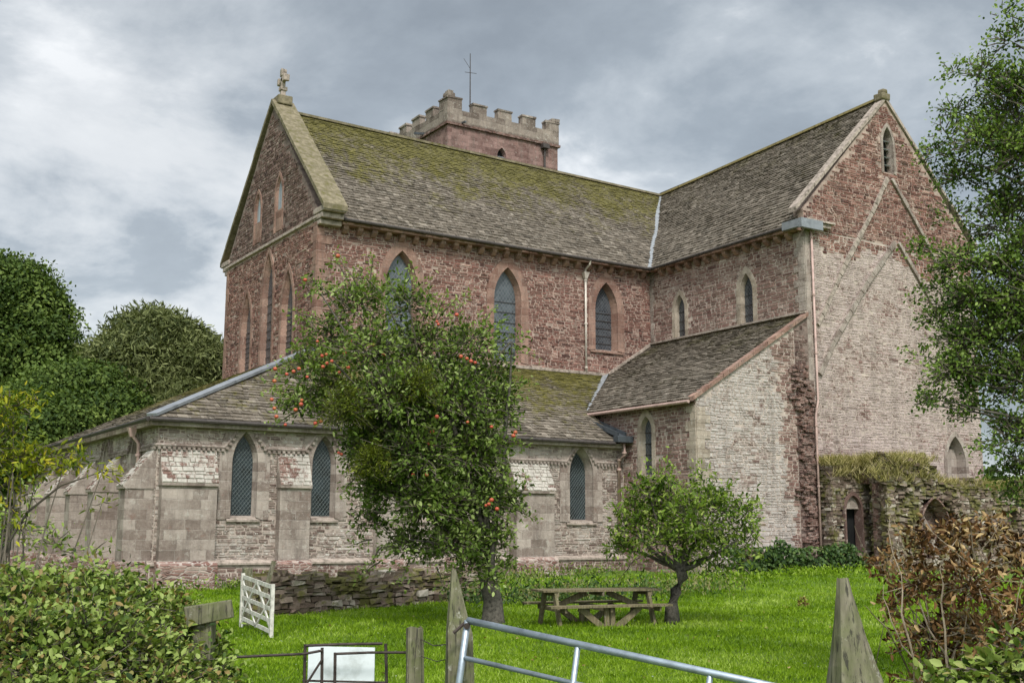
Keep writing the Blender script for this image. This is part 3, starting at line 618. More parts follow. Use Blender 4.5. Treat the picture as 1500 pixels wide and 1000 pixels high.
# old roof scars on the transept gable
def scar(pts, w_, out, m, nm='roof_scar'):
    mb = MB()
    for (a0, z0_), (a1, z1_) in zip(pts, pts[1:]):
        L = math.hypot(a1-a0, z1_-z0_); n = max(1, int(L/.55))
        for i in range(n):
            ta, tb = i/n, (i+1)/n-.01; j = random.uniform(-.02, .02)
            p0 = Vector((a0+(a1-a0)*ta, z0_+(z1_-z0_)*ta)); p1 = Vector((a0+(a1-a0)*tb, z0_+(z1_-z0_)*tb))
            nn = Vector((-(p1-p0).y, (p1-p0).x)).normalized()*(w_/2+j)
            q = [p0-nn, p1-nn, p1+nn, p0+nn]; q = [fr.p(v.x, v.y, -.01) for v in q] if 0 else [F_TS.p(v.x, v.y, -.01) for v in q]
            mb.prism(q, F_TS.n*(out+.01+j*.5))
    return mb.build(nm, m, ch)
scar([(19.25, 11.0), (21.14, 13.95), (23.18, 16.7), (24.4, 18.6)], .20, .10, 'coping_pale'); scar([(24.7, 18.6), (26.85, 16.04), (28.6, 13.6)], .18, .12, 'ash_grey')
scar([(19.2, 8.8), (20.2, 10.34), (22.6, 13.3), (24.7, 15.5)], .22, .13, 'ash_grey'); scar([(24.95, 15.5), (27.0, 13.08), (28.9, 10.9)], .18, .12, 'ash_grey')
# ledge and lead box at the foot of the gable
s_ = MB(); s_.box((LT-.1, -TT-.35, 15.62), (LT+1.7, -TT+.0, 15.72), .01); s_.box((LT-.1, -TT-.25, 15.42), (LT+1.5, -TT-.003, 15.6), .01); s_.build('ledge', 'coping_pale', ch)
s_ = MB(); s_.box((LT-.62, -TT-.46, 15.2), (LT+.75, -TT-.27, 15.62)); s_.box((LT-.64, -TT-.26, 15.24), (LT-.44, -TT+.7, 15.60)); s_.build('box_gutter', 'lead', ch)
# --- chapel: east wall, south wall
hc = [window(F_CE, 7.6, 4.35, .62, 6.2, 6.72, .2, .05, .24, .02, 'glass_dark', 'ash_buff', sill=False, bars=4)]
swall(F_CE, [(3.4, 0), (TT, 0), (TT, HCE), (3.4, HCE)], hc, 'chapel_wall', 'mortar_pale', 's_pale')
XB = lambda z: 17.15+.30*math.sin(z*.8+.4)+.16*math.sin(z*2.9)+.07*math.sin(z*7)-max(0, z-6.5)*.35
ow = swall(F_TS, [(LT-WC, 0), (17.75, 0), (17.75, HC-.55), (LT-WC, HCE)], [], 'chapel_wall', 'mortar_pale', 's_render', row=.125, ln=.33, proud=.03, skip=lambda a, z: a > XB(z))
skin(F_TS, [(14.6, 0), (17.75, 0), (17.75, HC-.6), (14.6, 8.8)], [], 's_pale', parent=ow, skip=lambda a, z: a <= XB(z))
swall(F_TS, [(17.75, 0), (18.9, 0), (18.9, 8.5), (LT, 8.5), (LT, HC), (17.75, HC-.55)], [], 'chapel_wall', 'mortar_dark', 's_dark')
quoin(F_TS, LT-WC, 0, 7.0, 1, 'ash_buff', .7, .42); quoin(F_CE, TT, 0, 7.0, -1, 'ash_buff', .6, .38)
# torn masonry where the old aisle wall was pulled away
mb = MB()
for k in range(560):
    z = random.uniform(.6, 9.0); cx_ = 18.15+.12*math.sin(z*1.3)+(.35 if z < 5 else 0); hw = .34+.25*math.sin(z*.9+1)**2
    a = random.gauss(cx_, hw*.55); 
    if a > 18.95 and random.random() < .6: continue
    L_, h_, dp = random.uniform(.16, .42), random.uniform(.07, .17), random.uniform(.02, .17)
    mb.obox(F_TS.p(a-L_/2, z, -.1), (L_, 0, 0), (0, 0, h_), F_TS.n*(.1+dp), r=random.random(), jit=.02)
mb.build('torn_masonry', 'scar', ch)
coping_slope(F_TS, LT-WC-.25, HCE+.0, LT, HC+.14, .2, .12, .18, 'ash_red', 8, 'verge')
s_ = MB(); s_.beam((LT-.09, -TT-.05, HC+.12), (LT-.09, 0, HC+.12), .2, .09); s_.build('flashing', 'coping_pale', ch)
s_ = MB(); s_.beam((LT, -.08, HC+.16), (15.75, -.08, HAR+.1), .14, .12); s_.build('flashing', 'coping_pale', ch)
# --- tiles
def lerp_poly(pl, t):
    for (t0, p0), (t1, p1) in zip(pl, pl[1:]):
        if t <= t1+1e-9: return Vector(p0).lerp(Vector(p1), (t-t0)/(t1-t0))
    return Vector(pl[-1][1])
def roof(name, left, right, m, row=.25, tw=.34, th=.045, parent=ch, sag=.03, ridge=None):
    """left/right: polylines [(t, point)] from the eave (t=0) to the ridge (t=1)"""
    L0, R0, L1, R1 = lerp_poly(left, 0), lerp_poly(right, 0), lerp_poly(left, 1), lerp_poly(right, 1)
    sl = max((L1-L0).length*.0+abs(((L1+R1)/2-(L0+R0)/2).length), .1)
    mid = ((L1+R1)/2-(L0+R0)/2); u = (R0-L0).normalized(); v = (mid-u*mid.dot(u)); sl = v.length; v.normalize(); nrm = u.cross(v)
    if nrm.z < 0: nrm = -nrm
    mb = MB(); t = 0.; k = 0; rows = []
    while t < 1:
        rh = row*(1.25-.5*t)*random.uniform(.92, 1.08)/sl; rows.append((t, min(1, t+rh))); t += rh
    base = MB(); bt = sorted(set([q[0] for q in left]+[q[0] for q in right]))
    for t0, t1 in zip(bt, bt[1:]):
        base.add([q-nrm*.14 for q in (lerp_poly(left, t0), lerp_poly(right, t0), lerp_poly(right, t1), lerp_poly(left, t1))], [(0, 1, 2, 3)])
    for t0, t1 in rows:
        te = min(1, t1+.25*(t1-t0)); A0, B0, A1, B1 = lerp_poly(left, t0), lerp_poly(right, t0), lerp_poly(left, te), lerp_poly(right, te)
        dirv = (B0-A0).normalized(); wid = (B0-A0).length; x = -random.uniform(0, tw); rowj = random.uniform(-.012, .012)
        while x < wid:
            w_ = tw*random.uniform(.6, 1.45); xa, xb = max(x, 0), min(x+w_-.012, wid)
            if xb-xa > .04:
                def pt(xx, top):
                    q0 = A0+dirv*xx
                    if not top: return q0
                    # move straight up the slope, clamped to the row above
                    q1 = q0+v*((te-t0)*sl); s_ = (q1-A1).dot(dirv); e_ = (B1-A1).dot(dirv); return A1+dirv*min(max(s_, 0), e_)
                lift = th*random.uniform(.7, 1.6); sg = sag*math.sin(x*.8+t0*9)*math.sin(t0*math.pi)
                tl = random.uniform(-.012, .012); j0 = v*random.uniform(-.02, .02)
                a, b_, c_, d_ = pt(xa, 0)+j0, pt(xb, 0)+j0, pt(xb, 1), pt(xa, 1)
                a2, b2 = a+nrm*(lift+tl+sg), b_+nrm*(lift-tl+sg); c2, d2 = c_+nrm*(.012+sg), d_+nrm*(.012+sg)
                mb.add([a-nrm*.03, b_-nrm*.03, b2, a2, c2, d2], [(0, 1, 2, 3), (3, 2, 4, 5), (0, 3, 5), (1, 4, 2)], min(1, max(0, random.gauss(.5, .25))))
            x += w_
    base.build('roof_underlay', 'dark', parent)
    return mb.build(name, m, parent)
RW, RE = 21.86, 22.3
XE = 24.53
roof('roof', [(0, (1.0, -.5, 15.42)), (1, (1.0, W/2, RE))], [(0, (LT-.42, -.5, 15.35)), (1, (XE, W/2, RW))], 'tile', .21, .27)
roof('roof', [(0, (XE, W+.5, 15.42)), (1, (XE, W/2, RW))], [(0, (1.0, W+.5, 15.42)), (1, (1.0, W/2, RE))], 'tile', .5, .7)
roof('roof', [(0, (LT-.42, -.5, 15.35)), (1, (XE, W/2, RW))], [(0, (LT-.42, -TT+.3, 15.42)), (1, (XE, -TT+.3, 22.62))], 'tile_t', .21, .27)
roof('roof', [(0, (LT+WT+.5, -TT+.3, 15.42)), (1, (XE, -TT+.3, 22.62))], [(0, (LT+WT+.5, W, 15.42)), (1, (XE, W, 21.9))], 'tile_t', .5, .7)
roof('roof', [(0, (LT-.42, W, 15.42)), (1, (XE, W, 21.9))], [(0, (LT-.42, W-.01, 15.42)), (1, (XE, W/2, RW))], 'tile_t', .5, .7)
s_ = MB(); s_.beam((1.0, W/2, RE+.05), (XE, W/2, RW+.05), .34, .12, jit=.01); s_.build('ridge', 'coping', ch)
M['ridge_y'] = plain('ridge_lichen', (.24, .19, .08), .9, var=.3, sc=4)
s_ = MB(); s_.beam((XE, -TT+.3, 22.68), (XE, W/2, RW+.06), .34, .12, jit=.01); s_.build('ridge', 'ridge_y', ch)
# north, west walls so the building is closed
cw = MB(); cw.box((.02, W-.6, 0), (LT+WT, W, HE-.1)); cw.box((LT+WT-.6, -TT+.02, 0), (LT+WT-.01, W-.61, HE-.1)); cw.build('choir_wall', 'red', ch)
cw = MB(); cw.prism([(LT, W-.3, HE-.1), (LT+WT, W-.3, HE-.1), (XE, W-.3, 21.7)], (0, .3, 0)); cw.build('gable', 'red', ch)
# valley leads
def strip(mb, a, b_, w_, n): a, b_, n = Vector(a), Vector(b_), Vector(n).normalized(); s__ = (b_-a).cross(n).normalized()*w_/2; mb.add([a-s__+n*.01, a+s__+n*.01, b_+s__+n*.01, b_-s__+n*.01, a-s__+n*.05, a+s__+n*.05, b_+s__+n*.05, b_-s__+n*.05], [(4, 5, 6, 7), (0, 1, 5, 4), (2, 3, 7, 6), (1, 2, 6, 5), (3, 0, 4, 7)])
s_ = MB(); strip(s_, (LT-.42, -.5, 15.41), (XE, W/2, RW+.05), .26, (-.7, -.75, 1.3)); s_.build('valley_lead', 'flash', ch)
# --- ambulatory and chapel roofs
EX = LT-WC
tk = (7.34-5.7)/(HAR-5.7)
yk = -WA-.35+(WA+.35)*tk
roof('roof', [(0, (-WB-.35, -WA-.35, 5.78)), (1, (0, 0, HAR))], [(0, (EX-.28, -WA-.35, 5.75)), (.42, (EX-.28, yk, 5.75+(HAR-5.75)*.42)), (1, (15.6, 0, HAR))], 'tile_a', .22, .30, .05)
roof('roof', [(0, (-WB-.35, W+WA+.35, 5.78)), (1, (0, W, HAR))], [(0, (-WB-.35, -WA-.35, 5.78)), (1, (0, 0, HAR))], 'tile_a', .5, .6)
roof('roof', [(0, (EX-.38, yk+.25, HCE-.12)), (1, (15.7, 0, HAR+.05))][:1]+[(.56, (15.7, 0, HAR+.0)), (1, (LT, 0, HC))], [(0, (EX-.38, -TT+.05, HCE-.12)), (1, (LT, -TT+.05, HC))], 'tile_c', .22, .34, .05)
s_ = MB(); strip(s_, (EX-.28, yk+.1, 7.30), (15.65, -.05, HAR+.06), .24, (-.5, -.5, 1)); s_.build('valley_lead', 'flash', ch)
s_ = MB(); s_.beam((-WB-.35, -WA-.35, 5.84), (0, 0, HAR+.08), .42, .10); s_.build('hip_lead', 'lead', ch)
s_ = MB(); s_.beam((0, -.08, HAR+.06), (15.7, -.08, HAR+.06), .16, .14, jit=.01); s_.build('flashing', 'coping_pale', ch)
s_ = MB(); s_.beam((EX-.5, yk, 6.98), (EX-.5, -WA-.55, 5.98), .42, .07); s_.beam((EX-.30, yk, 7.02), (EX-.30, -WA-.55, 6.05), .06, .24); s_.beam((EX-.70, yk, 7.02), (EX-.70, -WA-.55, 6.05), .06, .2); s_.build('valley_gutter', 'leadd', ch)
s_ = MB(); s_.box((EX-.85, -WA-.75, 5.72), (EX-.04, -WA-.38, 6.0)); s_.build('box_gutter', 'leadd', ch, bevel=.02)
# --- eaves: gutters, corbels
def gutter(a, b_, r_=.075, m='gutter'):
    mb = MB(); mb.tube([a, b_], r_, 8); mb.build('gutter', m, ch)
gutter((1.0, -.6, 15.40), (LT-.5, -.6, 15.32)); gutter((LT-.52, -.55, 15.30), (LT-.52, -TT+.2, 15.40)); gutter((EX-.47, yk-.3, HCE-.22), (EX-.47, -TT-.1, HCE-.22), .07, 'pipe')
gutter((-WB-.45, -WA-.45, 5.70), (EX-.8, -WA-.45, 5.68), .08); gutter((-WB-.47, -WA-.42, 5.70), (-WB-.47, W+WA, 5.70), .08)
s_ = MB(); s_.box((1.0, -.42, 15.22), (LT-.35, -.003, 15.36)); s_.box((LT-.40, -TT+.1, 15.22), (LT-.003, -.43, 15.36)); s_.build('eaves_course', 'ash_red', ch)
s_ = MB(); s_.box((-WB-.32, -WA-.32, 5.50), (EX-.3, -WA-.003, 5.68)); s_.box((-WB-.32, -WA-.003, 5.50), (-WB-.003, W+WA, 5.68)); s_.build('eaves_course', 'ash_grey', ch)
cb = MB(); cb.prism([(1.1, -.003, 14.9), (1.1, -.12, 14.92), (1.1, -.30, 15.08), (1.1, -.32, 15.215), (1.1, -.003, 15.215)], (.24, 0, 0)); c0_ = cb.build('corbel', 'ash_red', ch)
for i in range(1, 25): copy_part(c0_, ch, (i*.70, 0, 0))
cb = MB(); cb.prism([(LT-.003, -1.0, 14.9), (LT-.12, -1.0, 14.92), (LT-.30, -1.0, 15.08), (LT-.32, -1.0, 15.215), (LT-.003, -1.0, 15.215)], (0, -.24, 0)); c0_ = cb.build('corbel', 'ash_red', ch)
for i in range(1, 14): copy_part(c0_, ch, (0, -i*.68, 0))
# --- downpipes
def pipe(pts, r_, m, step=2.2, hop=True):
    mb = MB(); mb.tube(pts, r_, 8); o = mb.build('downpipe', m, ch, smooth=True); b_ = MB(); tot = 0
    for p0, p1 in zip(pts, pts[1:]):
        p0, p1 = Vector(p0), Vector(p1); L = (p1-p0).length; k = .4
        while k < L: q = p0.lerp(p1, k/L); b_.tube([q-Vector((0, 0, .04)), q+Vector((0, 0, .04))], r_*1.5, 8); k += step
    b_.build('pipe_bracket', m, o)
    if hop:
        q = Vector(pts[0]); h = MB(); h.add([q+Vector(v) for v in ((-.07, -.07, -.32), (.07, -.07, -.32), (.07, .07, -.32), (-.07, .07, -.32), (-.16, -.14, 0), (.16, -.14, 0), (.16, .12, 0), (-.16, .12, 0))], [(3, 2, 1, 0), (4, 5, 6, 7), (0, 1, 5, 4), (1, 2, 6, 5), (2, 3, 7, 6), (3, 0, 4, 7)]); h.build('hopper', m, o)
pipe([(14.35, -.14, 14.75), (14.35, -.14, 9.75)], .055, 'pipe_pale'); s_ = MB(); s_.tube([(14.35, -.6, 15.35), (14.35, -.5, 15.1), (14.35, -.15, 14.9), (14.35, -.14, 14.7)], .05, 8); s_.build('downpipe', 'pipe_pale', ch)
xp = LT+.32
pipe([(xp, -TT-.14, 15.3), (xp, -TT-.14, 7.6), (xp-.3, -TT-.26, 6.9), (xp-.3, -TT-.26, .5)], .05, 'pipe', 2.6, False)
pipe([(EX-.35, -WA-.5, 5.7), (EX-.35, -WA-.5, 5.2), (EX-.35, -WA-.12, 5.0), (EX-.35, -WA-.12, 1.2)], .065, 'pipe', 2., False)
pipe([(-WB-.4, -4.1, 5.55), (-WB-.4, -4.1, 5.3), (-WB-.15, -4.1, 5.0), (-WB-.15, -4.1, .6)], .065, 'pipe', 1.8)
# --- ambulatory walls
AWS = [-4.98, -1.97, 2.2, 5.0, 9.72]
ABS = [(-7.95, -6.05), (-3.75, -2.6), (.1, 1.2), (3.2, 4.0), (6.15, 8.0)]
ha = [window(F_AS, x, 2.5, .74, 4.35, 5.30, .22, .10, .17, .06, 'glass_plain', 'ash_grey', grille=True, hood=0.) for x in AWS[:-1]]
ha += [window(F_AS, AWS[-1], 2.45, .94, 4.35, 5.28, .35, .14, .2, .06, 'glass_plain', 'ash_grey', grille=True)]
ZS = 4.86
# lower ashlar-and-rubble face, upper rubble spandrel
swall(F_AS, [(-WB, 0.), (EX, 0.), (EX, 5.6), (-WB, 5.6)], ha, 'ambulatory_wall', 'mortar_pale', 's_amb', row=.115, ln=.36)
AEY = [-1.9-2.9*i for i in range(7)]        # frame coordinate is -y
AEW = [5.5, .85, -3.1, -7.0, -10.9, -14.9]
AEC = [(p_+q_)/2 for p_, q_ in zip(AEW, AEW[1:])]
hx = [window(F_AE, a, 2.5, .74, 4.35, 5.30, .22, .10, .17, .02, 'glass_dark', 'ash_grey', grille=False) for a in AEC]
swall(F_AE, [(-W-WA, 0), (WA, 0), (WA, 5.6), (-W-WA, 5.6)], hx, 'ambulatory_wall', 'mortar_pale', 's_amb', row=.115, ln=.36)
# ashlar jamb panels round the windows (flush facing with a gabled head)
def jamb(fr, x, w_, m='ash_grey', zt=5.92, z0=2.1):
    H = arch(x, 2.36, w_, 4.35, 5.72)
    O = [(x-w_/2-.35, 2.15)]+[(x-w_/2-.35, 4.35)]*1; n = len(H)
    O = []
    for a, z in H:
        dx = a-x; zz_ = z
        if z > 4.5:
            # raking line of the head
            s__ = min(1, abs(dx)/(w_/2)); O.append((x+math.copysign(min(abs(dx)+.30, w_/2+.30), dx) if abs(dx) > .02 else x, min(5.49, z+.30)))
        else: O.append((x+math.copysign(w_/2+.33, dx), z))
    mb = MB(); loft(mb, fr, H, .042, O, .042); loft(mb, fr, O, .042, O, -.01); return mb.build('jamb_facing', m, ch)
for x in AWS[:-1]: jamb(F_AS, x, 1.20)
jamb(F_AS, AWS[-1], 1.55)
for a in AEC: jamb(F_AE, a, 1.20)
# label string with nailhead
def label_string(fr, pts, r_=.07, out=.06):
    mb = MB(); P = [fr.p(a, z, out*.5) for a, z in pts]
    for p0, p1 in zip(P, P[1:]):
        e = (p1-p0).normalized()*.02; mb.beam(p0-e, p1+e, out*1.2, .12, side=tuple(fr.n.cross(p1-p0).normalized())) if False else mb.tube([p0-e, p1+e], .07, 6)
        L = (p1-p0).length; n = int(L/.17)
        for i in range(n):
            q = p0.lerp(p1, (i+.5)/n)+fr.n*.06-Vector((0, 0, .10)); mb.box(tuple(q-Vector((.045, .045, .045))), tuple(q+Vector((.045, .045, .045))))
    return mb.build('string_course', 'ash_grey', ch)
def str_pts(ws, lo, hi, half=.66):
    pts = [(lo, ZS)]
    for x in ws: pts += [(x-half-.08, ZS), (x-.32, 5.46)], 
    out = [(lo, ZS)]
    for x in ws: out += [(x-half-.1, ZS), (x-.30, 5.47), None, (x+.30, 5.47), (x+half+.1, ZS)]
    out += [(hi, ZS)]; segs = [[]]
    for q in out:
        if q is None: segs.append([])
        else: segs[-1].append(q)
    return segs
for ws, lo, hi, fr in ((AWS, -WB-.05, EX-.05, F_AS), (sorted(AEC), -W-WA, WA+.05, F_AE)):
    for sg in str_pts(ws, lo, hi): label_string(fr, sg)
# buttresses
def buttress(fr, a0, a1, dep=.45, zt=4.72, zw=3.52, zb=.95, face='ash_grey'):
    mb = MB()
    prof = [(0, zb), (dep, zb), (dep, zw-.05), (0, zw-.05)]
    mb.prism([fr.p(a0, z, d-.003 if d else -.05) for d, z in prof], fr.u*(a1-a0)); o = mb.build('buttress', face, ch)
    t_ = MB(); e = .035
    t_.prism([fr.p(a0-e, z, d) for d, z in ((-.05, zw-.048), (dep+.08, zw-.048), (dep+.08, zw+.06), (.03, zt), (-.05, zt))], fr.u*(a1-a0+2*e)); wo = t_.build('weathering', face, o, bevel=.02)
    k_ = math.hypot(zt-zw-.06, dep+.05); sm_ = MB(); zz0 = 0.
    while zz0 < k_-.06:                              # rough lichened stones bedded on the slope
        hh = random.uniform(.10, .2); xx0 = a0-e
        while xx0 < a1+e-.05:
            ww = min(random.uniform(.12, .42), a1+e-xx0); t1_, t2_ = zz0/k_, min(1, (zz0+hh)/k_)
            P1 = lambda a, t_, o_: fr.p(a, zw+.06+(zt-zw-.06)*t_+o_, dep+.08+(.03-dep-.08)*t_+o_*.6); l_ = random.uniform(.01, .05)
            sm_.add([P1(xx0+.01, t1_, -.01), P1(xx0+ww-.01, t1_, -.01), P1(xx0+ww-.02, t1_, l_), P1(xx0+.02, t1_, l_), P1(xx0+ww-.02, t2_-.01, l_*.6), P1(xx0+.02, t2_-.01, l_*.6), P1(xx0+ww-.01, t2_, -.01), P1(xx0+.01, t2_, -.01)], [(0, 1, 2, 3), (3, 2, 4, 5), (5, 4, 6, 7), (0, 3, 5, 7), (1, 6, 4, 2)], random.random()); xx0 += ww
        zz0 += hh
    sm_.build('stonework', 's_lich', o)
    p_ = MB(); p_.prism([fr.p(a0-.08, z, d) for d, z in ((-.05, -.2), (dep+.18, -.2), (dep+.18, zb-.12), (dep+.02, zb-.003), (-.05, zb-.003))], fr.u*(a1-a0+.16)); p_.build('plinth', 'amb_low', o, bevel=.02)
for a0, a1 in ABS: buttress(F_AS, a0, a1, .38 if a1 < 5 else .55)
for a in AEW: buttress(F_AE, a-.45, a+.42, .98, 4.75, 3.4)
s_ = MB()
for fr, lo, hi in ((F_AS, -WB-.12, EX-.02), (F_AE, -W-WA, WA-.003)):
    s_.prism([fr.p(lo, z, d) for d, z in ((-.05, -.2), (.12, -.2), (.12, .80), (-.05, .80))], fr.u*(hi-lo))
plo = s_.build('plinth', 'mortar_pale', ch)
skin(Frame((0, -WA-.12, 0), (1, 0, 0), (0, -1, 0)), [(-WB-.1, -.1), (EX-.03, -.1), (EX-.03, .80), (-WB-.1, .80)], [], 's_low', parent=plo); skin(Frame((-WB-.12, 0, 0), (0, -1, 0), (-1, 0, 0)), [(-W-WA, -.1), (WA+.1, -.1), (WA+.1, .8), (-W-WA, .8)], [], 's_low', parent=plo)
s_ = MB()
for fr, lo, hi in ((F_AS, -WB-.2, EX-.03), (F_AE, -W-WA, WA+.1)):
    s_.prism([fr.p(lo, z, d) for d, z in ((-.05, .803), (.20, .803), (.20, .87), (.02, .98), (-.05, .98))], fr.u*(hi-lo))
s_.build('plinth_moulding', 'coping_pale', ch)
# --- tower
tx0, tx1, ty0, ty1, tz = 14.2, 22.52, 14.0, 22.3, 26.85
fs_ = Frame((0, ty0, 0), (1, 0, 0), (0, -1, 0)); fe_ = Frame((tx0, 0, 0), (0, -1, 0), (-1, 0, 0))
tw_ = MB().build('tower', 'tower', ch)
h1 = window(fs_, 18.15, 24.6, .55, 25.45, 25.95, .3, .06, .14, .02, 'dark', 'tower', sill=False, parent=tw_)
h2 = window(fe_, -18.2, 24.6, .55, 25.45, 25.95, .3, .06, .14, .02, 'dark', 'tower', sill=False, parent=tw_)
wall(fs_, [(tx0, 0), (tx1, 0), (tx1, tz), (tx0, tz)], [h1], 'tower_wall', 'tower', tw_); wall(fe_, [(-ty1, 0), (-ty0, 0), (-ty0, tz), (-ty1, tz)], [h2], 'tower_wall', 'tower', tw_)
c_ = MB(); c_.box((tx0+.05, ty1-.3, 0), (tx1, ty1, tz)); c_.box((tx1-.3, ty0+.05, 0), (tx1+.001, ty1-.31, tz)); c_.box((tx0+.1, ty0+.1, tz-.3), (tx1-.35, ty1-.35, tz-.1)); c_.build('tower_wall', 'tower', tw_)
c_ = MB()
for z in (24.85, 25.15, 25.45): c_.beam(fs_.p(17.87, z, -.12), fs_.p(18.43, z, -.12), .22, .05, side=(0, -.6, 1))
c_.build('louvre', 'lead', tw_)
c_ = MB(); e = .14; c_.box((tx0-e, ty0-e, tz), (tx1+e, ty0+.3, tz+.16)); c_.box((tx0-e, ty0+.3, tz), (tx0+.3, ty1+e, tz+.16)); c_.box((tx1-.3, ty0+.3, tz), (tx1+e, ty1+e, tz+.16)); c_.box((tx0+.3, ty1-.3, tz), (tx1-.3, ty1+e, tz+.16)); c_.build('string_course', 'scar', tw_)
c_ = MB(); t0_, z0_, z1_ = .38, tz+.16, tz+1.05
c_.box((tx0-.06, ty0-.06, z0_), (tx1+.06, ty0+t0_, z1_)); c_.box((tx0-.06, ty0+t0_, z0_), (tx0+t0_, ty1+.06, z1_)); c_.box((tx1-t0_, ty0+t0_, z0_), (tx1+.06, ty1+.06, z1_)); c_.box((tx0+t0_, ty1-t0_, z0_), (tx1-t0_, ty1+.06, z1_))
c_.build('parapet', 'parapet', tw_)
def merlon(a, b_, nm='merlon'):
    c_ = MB(); c_.box(a, (b_[0], b_[1], b_[2]-.12), .02); x0_, y0_, _ = a; c_.box((x0_-.05, y0_-.05, b_[2]-.12), (b_[0]+.05, b_[1]+.05, b_[2]), .02); return c_.build(nm, 'parapet', tw_)
n = 5; mw = 1.02; gap = ((tx1-tx0+.12)-n*mw)/(n-1)
for i in range(n):
    a = tx0-.06+i*(mw+gap); zz_ = z1_+.68+(.12 if i == 0 else 0)+random.uniform(-.03, .03)
    merlon((a, ty0-.06, z1_), (a+mw, ty0+t0_, zz_)); merlon((a, ty1-t0_, z1_), (a+mw, ty1+.06, zz_))
for i in range(1, n-1):
    a = ty0-.06+i*(mw+gap)
    merlon((tx0-.06, a, z1_), (tx0+t0_, a+mw, z1_+.68)); merlon((tx1-t0_, a, z1_), (tx1+.06, a+mw, z1_+.68))
for yy in (ty0+t0_+.01,): merlon((tx0-.06, yy, z1_), (tx0+t0_, yy+.6, z1_+.8))
c_ = MB(); c_.box((tx0-.1, ty0-.1, z1_+.80), (tx0+.45, ty0+.45, z1_+1.05), .03); c_.box((tx0-.02, ty0-.02, z1_+1.05), (tx0+.36, ty0+.36, z1_+1.2), .03); c_.build('corner_cap', 'parapet', tw_); c_ = MB(); c_.box((tx1-.5, ty0-.1, z1_+.68), (tx1+.1, ty0+.4, z1_+.88), .02); c_.build('corner_cap', 'parapet', tw_)
c_ = MB(); mx, my = 16.1, ty0+.5; c_.tube([(mx, my, z1_-.3), (mx-.03, my, 32.1)], [.045, .022], 6); c_.tube([(mx-.42, my-.02, 30.75), (mx+.45, my, 30.85)], .018, 4); c_.tube([(mx-.45, my+.1, 31.7), (mx, my, 31.05)], .014, 4); c_.build('mast', 'iron', tw_)
c_ = MB(); c_.tube([(21.4, ty0-.13, 26.6), (21.4, ty0-.13, 23)], .07, 8); c_.box((21.15, ty0-.36, 26.55), (21.65, ty0-.03, 26.85)); c_.build('downpipe', 'gutter', tw_)
c_ = MB(); c_.beam((tx0-.05, 17.0, 27.1), (tx0-.75, 17.0, 27.0), .12, .14); c_.beam((tx0+1., ty0-.05, 27.1), (tx0+1., ty0-.5, 27.05), .1, .1); c_.build('water_spout', 'leadd', tw_)

# ================================================================== RUIN
def stone_skin(mb, p0, p1, z0, ztop, hole=None, th=.35, rows=.13, ln=.34, jit=.03, out=.0, zb=None):
    p0, p1 = Vector(p0), Vector(p1); d = p1-p0; L = d.length; u = d/L; n = Vector((u.y, -u.x, 0)); z = z0
    while z < 12:
        h = rows*random.uniform(.7, 1.5); a = -random.uniform(0, ln); any_ = False
        while a < L:
            w_ = ln*random.uniform(.45, 1.7); aa, bb = max(a, 0), min(a+w_, L); m_ = (aa+bb)/2
            zt = ztop(m_)
            if bb-aa > .05 and z < zt:
                any_ = True
                if not (hole and any(hole(q_, z+h/2) for q_ in (aa+.03, m_, bb-.03))):
                    o = random.uniform(-.04, .06)+out; q = p0+u*aa+Vector((0, 0, z))-n*th
                    mb.obox(q, u*(bb-aa-.015), Vector((0, 0, min(h, 99)-.012)), n*(th+o), r=min(1, max(0, random.gauss(.45, .25))), jit=jit)
            a += w_
        z += h
        if not any_: break
ru = thing('ruined_chamber', 'ruined rubble chamber with a dark doorway and grass-topped walls against the tall gable', 'ruin', (20.5, -12.8, 0))
mb = MB(); YF = -11.6
topA = lambda a: 4.75+.3*math.sin(a*2.1)+a*.08
DX = 20.05
doorh = lambda a, z: (abs(a+18.8-DX) < .50 and 1.15 < z < 2.9) or (math.hypot(a+18.8-DX, (z-2.9)*.75) < .5 and z >= 2.9)
stone_skin(mb, (18.8, YF, 0), (21.9, YF, 0), .2, topA, doorh, rows=.10, ln=.26, jit=.02, out=-.02)
stone_skin(mb, (18.8, -10.8, 0), (18.8, YF, 0), .2, lambda a: 4.6, None, rows=.10, ln=.26, jit=.02, th=.2)
mb.build('wall', 'drystone', ru)
mb = MB(); fd = Frame((0, YF, 0), (1, 0, 0), (0, -1, 0))
i1, i2, i3 = arch(DX, 1.15, .90, 2.85, 3.45), arch(DX, 1.15, .96, 2.88, 3.52), arch(DX, 1.15, 1.16, 2.9, 3.68)
loft(mb, fd, i1, -.35, i2, .04); loft(mb, fd, i2, .04, i3, .04); loft(mb, fd, i3, .04, i3, -.1)
mb.build('door_arch', 's_dark', ru)
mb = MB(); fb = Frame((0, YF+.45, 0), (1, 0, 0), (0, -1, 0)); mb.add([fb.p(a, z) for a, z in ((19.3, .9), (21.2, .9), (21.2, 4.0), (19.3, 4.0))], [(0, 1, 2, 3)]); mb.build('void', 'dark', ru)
mb = MB(); mb.box((DX-.5, YF+.12, 2.95), (DX+.5, YF+.34, 3.6)); mb.build('tympanum', 'ash_grey', ru)
mb = MB()
topB = lambda a: 4.9+.22*math.sin(a*3+1)+.1*math.sin(a*11)-max(0, a-2.2)*.62
hB = lambda a, z: math.hypot((a-2.9)/.98, (z-2.1)/1.35) < 1 and z > .9
stone_skin(mb, (20.55, -12.1, 0), (20.2, -13.3, 0), .2, lambda a: 5.0, None, jit=.05)
stone_skin(mb, (20.2, -13.3, 0), (24.7, -13.5, 0), .2, topB, hB, rows=.11, ln=.28, jit=.05)
stone_skin(mb, (24.7, -13.5, 0), (25.1, -11.0, 0), .2, lambda a: 4.0, None, jit=.06)
